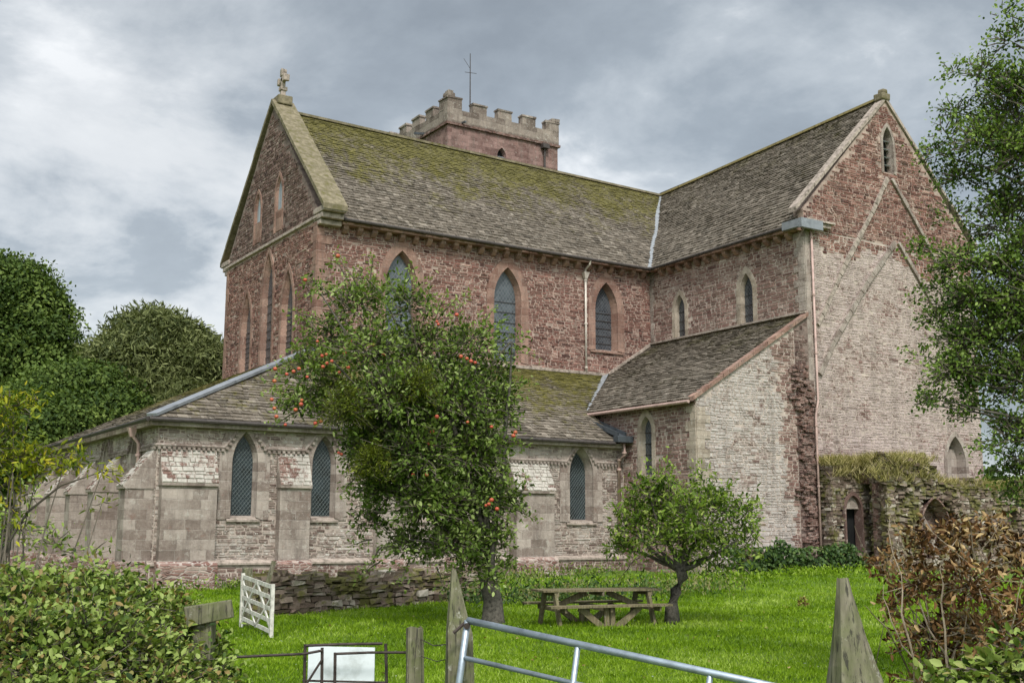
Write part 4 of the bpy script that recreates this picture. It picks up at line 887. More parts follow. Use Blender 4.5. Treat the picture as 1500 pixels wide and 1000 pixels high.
for k in range(190):                                            # ragged core stones breaking out of the head of the wall
    a = random.uniform(0, 4.5); mb.obox((20.2+a, -13.5+random.uniform(-.1, .7), topB(a)-random.uniform(-.1, 1.1)), (random.uniform(.15, .5), random.uniform(-.1, .1), random.uniform(-.08, .08)), (0, random.uniform(.2, .5), .05), (0, 0, random.uniform(.06, .16)), r=random.random(), jit=.04)
mb.build('wall', 'drystone', ru)
mb = MB(); mb.box((20.4, -12.75, .1), (24.6, -12.3, 4.0), .05); mb.box((18.9, -11.5, 3.9), (20.9, -10.8, 4.6), .05); mb.box((20.6, -13.1, 4.0), (22.6, -10.8, 4.75), .06); mb.box((22.5, -12.9, 3.4), (24.2, -10.8, 4.0), .06); mb.build('wall_core', 'scar', ru)
mb = MB(); fa = Frame((0, -13.42, 0), (1, .0, 0), (0, -1, 0))
loft(mb, fa, arch(23.1, 1.0, 1.6, 2.1, 3.28), -.5, arch(23.1, 1.0, 1.85, 2.1, 3.42), .02); loft(mb, fa, arch(23.1, 1.0, 1.85, 2.1, 3.42), .02, arch(23.1, 1.0, 2.02, 2.1, 3.52), .0)
mb.build('vault_arch', 'scar', ru); 
mb = MB(); mb.tube([(23.3, -13.25, .4), (23.1, -13.1, 1.9), (22.7, -12.8, 3.0)], [.17, .14, .1], 6); mb.build('vault_rib', 'ash_grey', ru)
rw = thing('ruined_wall', 'low broken rubble wall with dry grass on top running right from the ruined chamber', 'wall', (28, -12.8, 0))
mb = MB(); stone_skin(mb, (24.95, -12.9, 0), (34.5, -12.9, 0), .2, lambda a: 3.9+.35*math.sin(a*1.3)+.05*a, lambda a, z: 2.35 < z < 2.9 and 3.9 < a < 4.7, rows=.11, ln=.28, jit=.035)
mb.build('wall', 'drystone', rw); mb = MB(); mb.box((25.0, -12.5, .1), (34.5, -12.2, 3.6), .03); mb.build('wall_core', 'scar', rw)
def grass_tufts(name, pts, L, m, label=None, cat=None, parent=None, per=14, lean=.5, kind='stuff', w_=.02, spread=.12):
    P, D, LL = [], [], []
    for p in pts:
        k = per; q = np.array(p)+rng.normal(size=(k, 3))*[spread, spread, .02]; d = rng.normal(size=(k, 3))*lean; d[:, 2] = 1
        P.append(q); D.append(d); LL.append(L*rng.uniform(.5, 1.2, k))
    P = np.concatenate(P); D = np.concatenate(D); LL = np.concatenate(LL)
    o = leaf_mesh(name, P, D, unit(len(P)), LL, np.full(len(P), w_)*LL/L, rng.random(len(P)), m, parent, .1)
    return tag(o, label, cat, kind=kind)
pts = [(random.uniform(18.8, 21.6), random.uniform(-11.7, -10.9), 4.7+.2*random.random()) for _ in range(170)]+[(random.uniform(20.3, 22.8), random.uniform(-13.6, -11), 4.7+.35*random.random()) for _ in range(220)]+[(random.uniform(22.6, 24.4), random.uniform(-13.4, -11), 4.0+.3*random.random()) for _ in range(60)]+[(random.uniform(18.9, 22.5), YF-.1-(1.7 if k_ % 2 else 0), random.uniform(4.0, 4.7)) for k_ in range(60)]
grass_tufts('top_grass', pts, .46, 'drygrass', parent=ru, w_=.017, lean=.75, per=34, spread=.16)
grass_tufts('top_grass', [(random.uniform(25, 34), random.uniform(-13, -12.2), 3.85+.3*random.random()) for _ in range(260)], .4, 'drygrass', parent=rw, w_=.017, lean=.75, per=26, spread=.16)
# ivy-covered low wall in front of the chapel
iv = thing('ivy_wall', 'low garden wall smothered in dark ivy below the pale chapel wall', 'wall', (15.4, -12.8, 0))
mb = MB(); stone_skin(mb, (12.6, -12.9, 0), (18.3, -12.9, 0), .2, lambda a: 1.05+.2*math.sin(a*1.9+.5), None, rows=.10, ln=.26); mb.box((12.6, -12.6, 0), (18.3, -12.3, .9), .02); mb.build('wall', 'drystone', iv)
n = 4200; xv = np.where(rng.random(n) < .5, rng.uniform(11.6, 18.7, n), rng.choice([12.3, 13.6, 14.2, 15.9, 17.2, 18.1], n)+rng.normal(0, .4, n)); P = np.stack([xv, rng.normal(-13.1, .16, n), .3+(.95+.30*np.sin(xv*1.9)+.15*np.sin(xv*5))*rng.random(n)**.8], 1); m_ = rng.random(n) < .3; P[m_, 1] = rng.uniform(-13, -12.2, m_.sum()); P[m_, 2] = 1.15+.2*rng.random(m_.sum())
D = unit(n); D[:, 2] -= .5; Nn = unit(n)*.5; Nn[:, 1] -= .8; Nn[:, 2] += .3
leaf_mesh('ivy', P, D, Nn, np.full(n, .13), np.full(n, .12), rng.normal(.45, .25, n), 'leaf_ivy', iv)

# ================================================================== FIELD WALL, SMALL GATE
fw = thing('drystone_wall', 'low mossy drystone wall running across the lawn behind the apple tree', 'wall', (-5.5, -17.3, 0))
mb = MB(); A = Vector((-8.9, -18.6, -.05)); B_ = Vector((-1.0, -16.4, -.05))
top_ = lambda a: .84+.09*math.sin(a*1.7)+.05*math.sin(a*5)
stone_skin(mb, A, B_, -.05, top_, None, .3, .10, .30, .035); stone_skin(mb, B_+Vector((0, .55, 0)), A+Vector((0, .55, 0)), -.05, top_, None, .25, .12, .4, .03)
d_ = (B_-A).normalized(); nn_ = Vector((d_.y, -d_.x, 0))
stone_skin(mb, A-nn_*.55, A, -.05, lambda a: .8, None, .2, .12, .3, .02)
a = 0
while a < (B_-A).length-.3:                      # coping stones set on edge
    w_ = random.uniform(.14, .42); p_ = A+d_*a-nn_*.52; mb.obox(p_+Vector((0, 0, top_(a)+.02)), d_*(w_-.03), nn_*.5, (random.uniform(-.03, .03), 0, random.uniform(.05, .16)), r=random.gauss(.5, .2), jit=.045); a += w_
mb.build('stones', 'drystone', fw)
wg = thing('wooden_gate', 'small weathered white wooden gate standing open at the end of the drystone wall', 'gate', tuple(at(375, 920, 24)))
pa, pb = at(353, 916, 25.0), at(397, 928, 22.9); pa.z = .05; pb.z = .02; H_ = 1.05
def gate_part(nm, segs, w_, h, m='whitep', par=wg, side=None):
    mb = MB(); sd_ = side or (0, 0, 1)
    for a, b_ in segs: mb.beam(a, b_, w_, h, side=sd_)
    return mb.build(nm, m, par)
zv = Vector((0, 0, 1)); e_ = (pb-pa); tilt = Vector((0, 0, -.12))
gate_part('stile', [(pa, pa+zv*1.1)], .07, .07, side=tuple(e_)); gate_part('stile', [(pb, pb+zv*1.0)], .07, .07, side=tuple(e_))
for z in (.16, .36, .58, .80, 1.0): gate_part('rail', [(pa+zv*z+zv*.03, pb+zv*z-zv*.06)], .025, .075)
mdp = (pa+pb)/2
gate_part('brace', [(pa+zv*.2, mdp+zv*.98), (mdp+zv*.98, pb+zv*.1)], .03, .06); gate_part('brace', [(pa+zv*.95, mdp+zv*.1), (mdp+zv*.12, pb+zv*.8)], .025, .045)
gp = thing('gate_post', 'stout grey wooden post behind the small white gate', 'post', tuple(at(360, 905, 25.5)))
mb = MB(); q = at(360, 905, 25.5); q.z = -.1; mb.obox(q-Vector((.09, .09, 0)), (.18, 0, 0), (0, .18, 0), (.0, 0, 1.35), jit=.015); mb.build('timber', 'post', gp, bevel=.02)
q = at(393, 848, 26.5); mb = MB(); q.z = 0; mb.beam(q+Vector((-.25, 0, 0)), q+Vector((.12, 0, 1.35)), .08, .08); tag(mb.build('leaning_stake', 'post'), 'pale wooden stake leaning against the end of the drystone wall', 'stake')

# ================================================================== PICNIC TABLE
c = Vector((-3.25, -24.45, 0)); c.z = gz(c.x, c.y); pt = thing('picnic_table', 'weathered wooden picnic table with attached benches under the small apple tree', 'picnic table', tuple(c))
vd = Vector((c.x-CAM.x, c.y-CAM.y, 0)).normalized(); rd = Vector((vd.y, -vd.x, 0)); an = R(24)
ax = rd*math.cos(an)+vd*math.sin(an); nr = -vd*math.cos(an)+rd*math.sin(an)        # long axis; towards the viewer
def TP(a, b_, z): return c+ax*a+nr*b_+zv*z
def plank(nm, segs, w_, h, side): 
    mb = MB()
    for a, b_ in segs: mb.beam(a, b_, w_, h, side=side, jit=.004)
    return mb.build(nm, 'table', pt)
LN = 1.42
for i in range(5): plank('tabletop', [(TP(-LN, -.32+.16*i, .77), TP(LN, -.32+.16*i, .77))], .145, .045, (0, 0, 1))
for s__ in (-1, 1):
    for i in (0, 1): plank('bench', [(TP(-LN-.02, s__*(.66+.15*i), .46), TP(LN+.02, s__*(.66+.15*i), .46))], .14, .045, (0, 0, 1))
for a in (-1.12, 1.12):
    for s__ in (-1, 1): plank('leg', [(TP(a, s__*.28, .745), TP(a, s__*.62, -.05))], .065, .14, tuple(nr))
    plank('crossbeam', [(TP(a+.05, -.82, .39), TP(a+.05, .82, .39))], .045, .11, (0, 0, 1)); plank('crossbeam', [(TP(a+.05, -.38, .70), TP(a+.05, .38, .70))], .045, .09, (0, 0, 1))
plank('crossbeam', [(TP(0, -.82, .39), TP(0, .82, .39))], .045, .11, (0, 0, 1)); plank('crossbeam', [(TP(0, -.38, .70), TP(0, .38, .70))], .045, .09, (0, 0, 1))
for s__ in (-1, 1):
    plank('brace', [(TP(s__*.25, 0, .72), TP(s__*1.08, 0, .38))], .06, .12, (0, 0, 1))
    for t_ in (-1, 1): plank('leg', [(TP(t_*.07, s__*.68, .43), TP(t_*.07, s__*.68, -.05))], .06, .11, tuple(ax)); plank('brace', [(TP(t_*.72, s__*.7, .43), TP(t_*.16, s__*.7, -.0))], .06, .13, tuple(ax))

# ================================================================== FOREGROUND FENCES
def rough_post(nm, pos, h, w_, label, cat, m='post', pointed=0., lean=(0, 0), tw=.0, group='wooden posts along the near fence', z0=None):
    q = Vector(pos); b0 = gz(q.x, q.y)-.15 if z0 is None else z0
    o = thing(nm, label, cat, (q.x, q.y, b0), group); mb = MB(); n = 9; lv = []; K = 30
    for i in range(K+1):
        t = i/K; z = b0+(h-b0)*t; ww = w_/2*(1.12-.2*t)
        tp = 1.
        if pointed and t > 1-pointed: tp = 1-((t-(1-pointed))/pointed)**.9*.78
        cx_, cy_ = q.x+lean[0]*t, q.y+lean[1]*t
        for k in range(n):
            a = 2*math.pi*k/n+tw; rr = ww*(1+.13*math.sin(k*2.3+i*.12)+random.uniform(-.03, .03)); sq = 1/max(abs(math.cos(a)), abs(math.sin(a)))**.6
            off = -rgt*w_*.16*(1-tp)
            lv.append((cx_+math.cos(a)*rr*sq*tp+off.x, cy_+math.sin(a)*rr*sq*tp+off.y, z+random.uniform(-.012, .012)*(i == K)))
    fs = [(i*n+k, i*n+(k+1) % n, (i+1)*n+(k+1) % n, (i+1)*n+k) for i in range(K) for k in range(n)]+[tuple(range(K*n, K*n+n))]
    mb.add(lv, fs); mb.build('timber', m, o); return o
q = at(675, 835, 7.75); rough_post('fence_post', q, q.z, .165, 'tall pointed grey-green gatepost at the hinge end of the metal field gate', 'post', pointed=.26, lean=(-.03, 0))
q = at(607, 918, 9.0); rough_post('fence_post', q, q.z, .13, 'short flat-topped wooden post beside the white board', 'post')
q = at(1243, 848, 4.75); rough_post('fence_post', q, q.z, .205, 'broad weathered post tapering to a narrow top beside the dead bush', 'post', pointed=.26)
# field gate, sagging to the right
P0 = at(685, 908, 7.55); Q0 = at(1120, 1002, 6.85); hd = (Q0-P0).normalized(); fg = thing('field_gate', 'galvanised tubular metal field gate hanging beside the pointed post', 'gate', tuple(P0))
dn = (Vector((0, 0, -1))-hd*Vector((0, 0, -1)).dot(hd)).normalized()
def tubep(nm, a, b_, r_, m='galv', par=fg, n=12): mb = MB(); mb.tube([a, b_], r_, n); return mb.build(nm, m, par, smooth=True)
GL = 3.3; lev = [0, .235, .45, .64, .80, .95]
tubep('rail', P0, P0+hd*GL, .0225)
for d in lev[1:]: tubep('rail', P0+dn*d, P0+hd*GL+dn*d, .016)
for a in (0, .78, 1.62, 2.45, GL): tubep('stile', P0+hd*a+dn*.0, P0+hd*a+dn*.95, .022 if a in (0, GL) else .018)
mb = MB(); mb.tube([P0+hd*.0, P0+hd*.0-rgt*.09+Vector((0, 0, -.08))], .012, 6); mb.tube([P0+dn*.03-fwd*.03, P0+dn*.03+fwd*.03], .02, 8); mb.build('hinge', 'iron', fg)
# iron hurdle with a white board behind it
ih = thing('iron_hurdle', 'rusty iron bar hurdle with a diagonal strut to the left of the short post', 'fence', tuple(at(480, 1000, 9.2)))
def bar(pts, r_=.009, nm='bar'): mb = MB(); mb.tube([at(*p) for p in pts], r_, 6); return mb.build(nm, 'iron', ih)
bar([(320, 963, 9.0), (400, 959, 9.1), (446, 957, 9.15), (472, 952, 9.15)], .011); bar([(447, 945, 9.2), (500, 943, 9.25), (560, 942, 9.3)], .012); bar([(491, 957, 9.2), (540, 955, 9.2), (596, 955, 9.1)], .011)
bar([(447, 943, 9.2), (445, 1030, 9.2)], .012); bar([(472, 948, 9.17), (471, 1030, 9.17)], .012); bar([(491, 955, 9.2), (490, 1030, 9.2)], .012); bar([(472, 965, 9.15), (440, 1015, 9.15)], .01); bar([(565, 942, 9.3), (567, 1030, 9.3)], .012); bar([(443, 996, 9.2), (566, 999, 9.3)], .009)
a, b_ = at(452, 946, 9.4), at(549, 948, 9.5); mb = MB(); mb.obox(a, b_-a, zv*-.42, (fwd.x*.02, fwd.y*.02, 0)); tag(mb.build('notice_board', 'board'), 'blank white board propped behind the rusty iron bars', 'board')
# signpost-like stub on the left
q = at(300, 890, 7.0); sp_ = thing('sign_post', 'old wooden post with a short tilted crosspiece rising out of the brambles', 'post', (q.x, q.y, gz(q.x, q.y)-.1))
mb = MB(); b0 = q.copy(); b0.z = gz(q.x, q.y)-.1; mb.beam(b0, q-zv*.02, .115, .115, side=tuple(fwd)); mb.build('post', 'post', sp_, bevel=.01)
mb = MB(); mb.beam(at(272, 903, 6.93), at(342, 890, 6.93), .05, .105, side=(0, 0, 1), jit=.006); mb.build('crosspiece', 'post', sp_, bevel=.006)
mb = MB()                                              # sagging fence wire
mb.tube([at(615, 935, 9.0), at(635, 945, 8.6), (at(655, 943, 8.1)), at(665, 940, 7.8)], .004, 4); mb.tube([at(615, 960, 9.0), at(640, 968, 8.4), at(668, 962, 7.8)], .003, 4)
tag(mb.build('fence_wire', 'iron'), 'thin twisted wire strung between the short post and the pointed post', 'wire')

# ================================================================== TREES
def apple_sphere():
    mb = MB(); n, k = 8, 6; vs = [(0, 0, .9)]
    for i in range(1, k):
        for j in range(n): t = math.pi*i/k; a = 2*math.pi*j/n; vs.append((math.sin(t)*math.cos(a), math.sin(t)*math.sin(a), math.cos(t)*(.92 if i > 1 else .88)))
    vs.append((0, 0, -.85)); fs = [(0, 1+j, 1+(j+1) % n) for j in range(n)]
    for i in range(k-2): fs += [(1+i*n+j, 1+(i+1)*n+j, 1+(i+1)*n+(j+1) % n, 1+i*n+(j+1) % n) for j in range(n)]
    L = len(vs)-1; fs += [(L, 1+(k-2)*n+(j+1) % n, 1+(k-2)*n+j) for j in range(n)]
    mb.add([Vector(v)*.046 for v in vs], fs); return mb
# --- big apple tree
D0 = 25.6; base = at(722, 915, D0); base.z = gz(base.x, base.y)-.1
tr = thing('apple_tree', 'tall full apple tree hung with red apples in front of the church', 'tree', tuple(base), 'apple trees on the lawn')
mb = MB(); fork = at(718, 835, D0); mb.tube([base-Vector((0, 0, .1)), base+Vector((0, 0, .25)), at(722, 880, D0), at(716, 855, D0), fork], [.34, .25, .21, .20, .19], 12)
AB = [(455, 545, 50, 45), (478, 500, 48, 42, .5), (520, 450, 55, 48, 0, .8), (470, 420, 25, 22, .4, .45), (495, 385, 12, 16, .3, .5), (560, 430, 40, 30, .6, .7), (600, 450, 45, 40, -.5, .8), (545, 520, 75, 55, -.6), (625, 515, 70, 55, .3), (690, 505, 50, 42, -.3), (748, 500, 26, 14, 0, .5), (728, 480, 20, 20, .2, .5), (720, 545, 40, 35, .4), (445, 590, 45, 28, 0, .7), (500, 590, 50, 45, .3), (575, 590, 80, 60, -.9), (660, 590, 75, 60, -.4), (725, 600, 40, 50, .3),
      (545, 655, 55, 50, 0), (615, 670, 75, 60, -.7), (690, 670, 65, 60, -.2), (560, 720, 50, 45, .2, .9), (630, 740, 70, 50, -.6), (705, 735, 55, 50, -.1), (752, 735, 30, 30, .2, .7), (540, 765, 36, 30, .1, .6), (600, 800, 48, 34, -.1, .8), (665, 800, 60, 38, -.4), (720, 790, 40, 30, 0), (565, 700, 30, 60, .8), (690, 830, 40, 26, -.3, .8), (600, 640, 90, 90, .2, .8), (650, 700, 70, 80, .2, .8), (735, 830, 24, 22, 0, .5), (712, 852, 26, 16, -.5, .5), (640, 560, 120, 50, .2, .6)]
limbs = [(560, 470), (480, 520), (640, 500), (700, 500), (600, 600), (520, 590), (680, 620), (560, 700), (640, 740), (730, 730), (600, 790), (470, 430), (750, 500), (540, 650)]
for (x, y) in limbs:
    e = at(x, y, D0+random.uniform(-.8, .6)); mb.tube(curve(fork+Vector((0, 0, random.uniform(-.2, .3))), e, 6, .14, .05), [.095, .085, .07, .055, .045, .03, .015], 6, False)
mb.build('trunk', 'bark', tr, smooth=True)
tm = MB(); AB = [tuple(q)+(0,)*(5-len(q))+((q[5] if len(q) > 5 else 1)*(1.55 if q[1] > 575 else .8),) if len(q) < 6 else q[:5]+(q[5]*(1.4 if q[1] > 575 else .8),) for q in AB]; bl = pxblobs(AB, D0, 66, 1.05)
for c_, rd_, n in bl: tm.tube(curve(at(640, 640, D0), c_, 5, .1), [.05, .045, .04, .03, .022, .012], 5, False)
arr = twiggy(bl, 9, .115, .50, tm, .085, cvar=.30, tw=.008); leaf_mesh('crown', *arr[:3], arr[3], arr[4], arr[5], 'leaf_apple', tr)
# long thin shoots reaching out
sh = MB(); SP = []
for (x0, y0, x1, y1) in ((520, 460, 445, 408), (540, 440, 492, 372), (700, 510, 770, 488), (560, 430, 515, 395), (700, 500, 724, 450), (480, 480, 430, 470), (700, 520, 785, 522), (470, 560, 405, 600), (560, 800, 535, 838), (740, 740, 788, 762), (520, 660, 500, 690), (640, 460, 655, 430), (590, 430, 600, 392), (440, 560, 402, 540), (480, 430, 440, 430), (620, 470, 632, 408), (660, 480, 690, 425), (540, 420, 548, 372), (640, 470, 668, 440), (430, 570, 396, 575), (440, 600, 398, 625), (520, 700, 498, 725), (545, 790, 512, 800), (560, 820, 520, 845), (730, 690, 775, 700), (740, 640, 772, 650), (740, 560, 775, 560), (640, 830, 650, 868), (600, 820, 590, 858), (470, 470, 425, 455), (500, 520, 445, 500)):
    a, b_ = at(x0, y0, D0), at(x1, y1, D0+random.uniform(-.6, .6)); cv_ = curve(a, b_, 6, .08, .06); sh = MB(); sh.tube(cv_, [.02, .018, .016, .013, .01, .007, .004], 4, False); sh.build('shoot', 'twig', tr); SP.append(cv_)
P = []; 
for cv_ in SP:
    for i in range(2, 7):
        for _ in range(6): P.append(np.array(cv_[i])+rng.normal(size=3)*.07)
P = np.array(P); n = len(P); nn = unit(n)*.6; nn[:, 2] += .8
leaf_mesh('shoot_leaves', P, unit(n), nn, rng.uniform(.08, .14, n), rng.uniform(.04, .06, n), rng.normal(.75, .15, n), 'leaf_apple', tr); tm.build('twigs', 'twig', tr)
APX = [(447, 410), (478, 519), (402, 558), (430, 544), (438, 540), (405, 610), (402, 598), (398, 585), (433, 600), (441, 592), (442, 586), (403, 540), (420, 548), (513, 500), (505, 517), (479, 532), (473, 537), (486, 529), (472, 521), (510, 538), (497, 545), (498, 612), (462, 620), (470, 617), (562, 519), (588, 558), (640, 471), (642, 475), (669, 461), (684, 525), (690, 529), (696, 531), (675, 522), (633, 632), (628, 650), (634, 651), (640, 610), (528, 680), (500, 665), (496, 663), (630, 740), (720, 732), (716, 738), (728, 745), (712, 740), (755, 633), (752, 638), (625, 695), (685, 618), (720, 625), (605, 695), (495, 375), (450, 552), (548, 505), (418, 622), (465, 500)]
am = apple_sphere(); ap0 = am.build('apple', 'apple', None, smooth=True); ap0.parent = tr; first = True
for x, y in APX:
    p_ = at(x, y, D0-1.0-random.uniform(-.1, .5)*(500 < x < 740))-Vector(tr.location)
    # the scatter of front leaves sits about a metre in front of the trunk axis
    if first: ap0.location = p_; first = False; continue
    c_ = ap0.copy(); COL.objects.link(c_); c_.parent = tr; c_.location = p_; c_.scale = [random.uniform(.8, 1.15)]*3
# --- mistletoe
for (x, y, r_, lb) in ((508, 600, .62, 'ball of dark olive mistletoe on the left side of the big apple tree'), (608, 572, .58, 'yellow-green ball of mistletoe near the middle of the big apple tree'), (545, 680, .5, 'low ball of mistletoe beneath the left limbs of the big apple tree')):
    c_ = at(x, y, D0-1.2); mt = thing('mistletoe', lb, 'mistletoe', tuple(c_), 'mistletoe balls in the big apple tree'); tm = MB(); a_ = twiggy([(c_, (r_, r_, r_*1.05), 480)], 9, .08, .30, tm, .03, .1, .3, .0025); leaf_mesh('leaves', *a_[:3], a_[3], a_[4], a_[5], 'leaf_mist', mt); tm.build('stems', 'twig', mt)
# --- small apple tree
D1 = 26.3; base = at(985, 910, D1); base.z = gz(base.x, base.y)-.1; t2 = thing('apple_tree', 'small leaning apple tree without fruit beside the picnic table', 'tree', tuple(base), 'apple trees on the lawn')
mb = MB(); fk = at(996, 835, D1); mb.tube([base, at(984, 890, D1), at(990, 865, D1), at(1000, 845, D1), fk+Vector((0, 0, .1))], [.20, .155, .14, .135, .12], 10)
SB = [(925, 775, 32, 34), (945, 725, 32, 30, 0, .8), (975, 700, 20, 26, 0, .6), (985, 740, 42, 42), (1040, 745, 48, 36), (1085, 755, 26, 34), (1090, 790, 22, 30), (1045, 800, 48, 36), (980, 800, 42, 36, -.4), (915, 810, 28, 22, 0, .8), (930, 745, 26, 24, .3), (1010, 770, 50, 45, -.6), (900, 800, 16, 20, 0, .6), (1050, 830, 30, 14, 0, .7), (960, 765, 36, 30, .5), (1025, 700, 16, 16, 0, .5), (1090, 830, 14, 18, 0, .5)]
for (x, y) in ((930, 780), (950, 720), (1000, 730), (1060, 750), (1080, 790), (1040, 810), (960, 800), (915, 800)): mb.tube(curve(fk, at(x, y, D1+random.uniform(-.5, .5)), 5, .12), [.075, .06, .05, .04, .025, .012], 6, False)
mb.build('trunk', 'bark', t2, smooth=True); tm = MB(); a_ = twiggy(pxblobs(SB, D1, 60, 1.1), 9, .135, .36, tm, .10, cvar=.34); leaf_mesh('crown', *a_[:3], a_[3], a_[4], a_[5], 'leaf_small', t2); tm.build('twigs', 'twig', t2); P = []
for (x0, y0, x1, y1) in ((985, 740, 978, 672), (960, 740, 945, 680), (1010, 730, 1022, 678), (940, 770, 898, 738), (930, 800, 884, 806), (1050, 750, 1075, 705), (1085, 760, 1116, 735), (1090, 800, 1118, 815), (1060, 830, 1070, 868), (930, 820, 905, 850), (1030, 740, 1048, 695)):
    cv_ = curve(at(x0, y0, D1), at(x1, y1, D1+random.uniform(-.4, .4)), 5, .08, .05); sh = MB(); sh.tube(cv_, [.016, .014, .012, .01, .007, .004], 4, False); sh.build('shoot', 'twig', t2)
    for i in range(1, 6):
        for _ in range(8): P.append(np.array(cv_[i])+rng.normal(size=3)*.07)
P = np.array(P); n = len(P); nn = unit(n)*.6; nn[:, 2] += .8; leaf_mesh('shoot_leaves', P, unit(n), nn, rng.uniform(.08, .14, n), rng.uniform(.035, .055, n), rng.normal(.7, .18, n), 'leaf_small', t2)
# --- right-hand tree
D2 = 15.5; base = at(1640, 880, D2); base.z = .0; t3 = thing('hawthorn_tree', 'tall loose-crowned green tree leaning in at the right edge of the photograph', 'tree', tuple(base))
mb = MB(); mb.tube([base, at(1630, 700, D2), at(1600, 500, D2), at(1570, 300, D2), at(1545, 130, D2)], [.26, .22, .18, .12, .05], 10)
RB = [(1480, 60, 40, 30, 0, .5), (1440, 110, 38, 34, 0, .6), (1395, 105, 22, 18, 0, .4), (1490, 130, 50, 40, 0, .9), (1400, 165, 36, 22, .4, .6), (1440, 210, 60, 40, 0, .8), (1370, 225, 32, 22, 0, .6), (1495, 230, 45, 50, 0, 1), (1410, 260, 48, 26, .3, .8), (1475, 300, 42, 34, .3, .8), (1500, 370, 36, 50, 0, 1), (1345, 362, 28, 18, 0, .5), (1405, 385, 50, 28, 0, .8), (1462, 400, 44, 40, 0, 1), (1375, 420, 34, 20, .2, .5), (1425, 440, 60, 34, 0, .9), (1495, 460, 40, 50, 0, 1.1), (1370, 470, 30, 22, .1, .7), (1425, 500, 60, 40, .1, 1), (1400, 545, 55, 34, 0, .9), (1370, 585, 34, 22, 0, .6), (1450, 560, 50, 45, .3, .9), (1500, 560, 35, 60, 0, 1.1), (1430, 600, 40, 26, .2, .6), (1480, 640, 34, 40, 0, .9), (1495, 700, 26, 46, .3, .8), (1465, 690, 20, 22, .3, .5), (1485, 735, 24, 24, .3, .5), (1445, 655, 22, 16, 0, .5), (1400, 610, 24, 14, 0, .4), (1350, 590, 14, 8, 0, .3), (1480, 180, 50, 70, .3, .5), (1470, 330, 50, 60, .3, .5), (1460, 480, 60, 90, .3, .5), (1385, 200, 26, 50, 0, .2), (1395, 320, 40, 40, .3, .2), (1345, 440, 20, 16, 0, .3), (1350, 520, 24, 18, 0, .3), (1470, 20, 30, 16, 0, .3),
      (1580, 200, 90, 130, 0, .5), (1590, 450, 90, 140, 0, .5), (1580, 640, 90, 80, 0, .5), (1680, 250, 90, 120, 0, .3), (1700, 470, 100, 130, 0, .3), (1610, 70, 70, 60, 0, .3), (1690, 640, 80, 60, 0, .3)]
for q in RB: mb.tube(curve(at(1590+random.uniform(-10, 30), min(820, q[1]+70), D2), at(q[0], q[1], D2+(q[4] if len(q) > 4 else 0)), 6, .08, .05), [.035, .03, .026, .02, .015, .01, .005], 5, False)
mb.build('trunk', 'bark', t3, smooth=True); tm = MB(); a_ = twiggy(pxblobs(RB, D2, 215, 1.2), 10, .055, .60, tm, .06, cvar=.3); leaf_mesh('crown', *a_[:3], a_[3], a_[4], a_[5], 'leaf_right', t3); tm.build('twigs', 'twig', t3)
# --- far trees behind the church
def clumpy(blobs, n_cl, rc, nleaf, L, W_, up=.6, cv=.2):
    P, D, N_, RR = [], [], [], []
    for c_, rad, k in blobs:
        m_ = int(n_cl*k); d = unit(m_); cc = np.array(c_)+d*np.array(rad)*rng.uniform(.35, 1.18, m_)[:, None]; lum = rng.normal(.5, cv, m_)
        for i in range(m_):
            q = unit(nleaf); q = q+d[i]*.5; q[:, 2] += .25; q /= np.linalg.norm(q, axis=1, keepdims=True)
            P.append(cc[i]+q*(rc*rng.uniform(.45, 1.6))*rng.uniform(.6, 1.08, nleaf)[:, None]*[1.25, 1.25, .62]); D.append(unit(nleaf)+q*.5); nn = q+unit(nleaf)*.5; nn[:, 2] += up; N_.append(nn); RR.append(lum[i]+rng.normal(0, .15, nleaf))
    P = np.concatenate(P); n = len(P); LL = L*rng.uniform(.6, 1.3, n); return P, np.concatenate(D), np.concatenate(N_), LL, LL*W_, np.concatenate(RR)
def far_tree(nm, label, lst, d, m, trunkpx, L, rc, n_cl, nleaf, W_=.6, grp='trees behind the church', up=.6):
    lst = list(lst)+[(q[0]+q[2]*math.cos(t_)*.95, q[1]-q[3]*abs(math.sin(t_))*.95, q[2]*r_, q[3]*r_*.8, q[4], q[5]*.16) for q in lst if q[2] > 25 for t_, r_ in ((random.uniform(0, 6.28), random.uniform(.22, .42)) for _ in range(6))]
    s = d/FPX; base = at(trunkpx, 700, d); base.z = gz2(base.x, base.y); t = thing(nm, label, 'tree', tuple(base), grp)
    bl = [(at(x, y, d+dd), (rx*s, (rx+ry)/2*s, ry*s), k) for x, y, rx, ry, dd, k in lst]
    mb = MB(); top = at(lst[0][0], lst[0][1], d); mb.tube([base-Vector((0, 0, .5)), base.lerp(top, .5), top], [.55, .4, .15], 8, False)
    for c_, r_, k in bl: mb.tube(curve(base.lerp(top, .45), c_, 4, .08), [.22, .18, .12, .08, .04], 5, False)
    mb.build('trunk', 'bark', t); a_ = clumpy(bl, n_cl, rc, nleaf, L, W_, up); leaf_mesh('crown', *a_[:3], a_[3], a_[4], a_[5], m, t)
far_tree('broadleaf_tree', 'tall dark green broadleaf tree at the left edge of the photograph', [(15, 480, 52, 56, 0, 1.1), (20, 428, 26, 24, 0, .4), (62, 500, 20, 34, 0, .4), (48, 455, 18, 18, 0, .3), (-40, 480, 60, 80, 0, 1), (15, 565, 70, 50, -1, 1), (60, 590, 40, 36, -2, .6), (-20, 650, 60, 60, -2, .8)], 74, 'leaf_oak', 25, .24, 1.35, 64, 260)
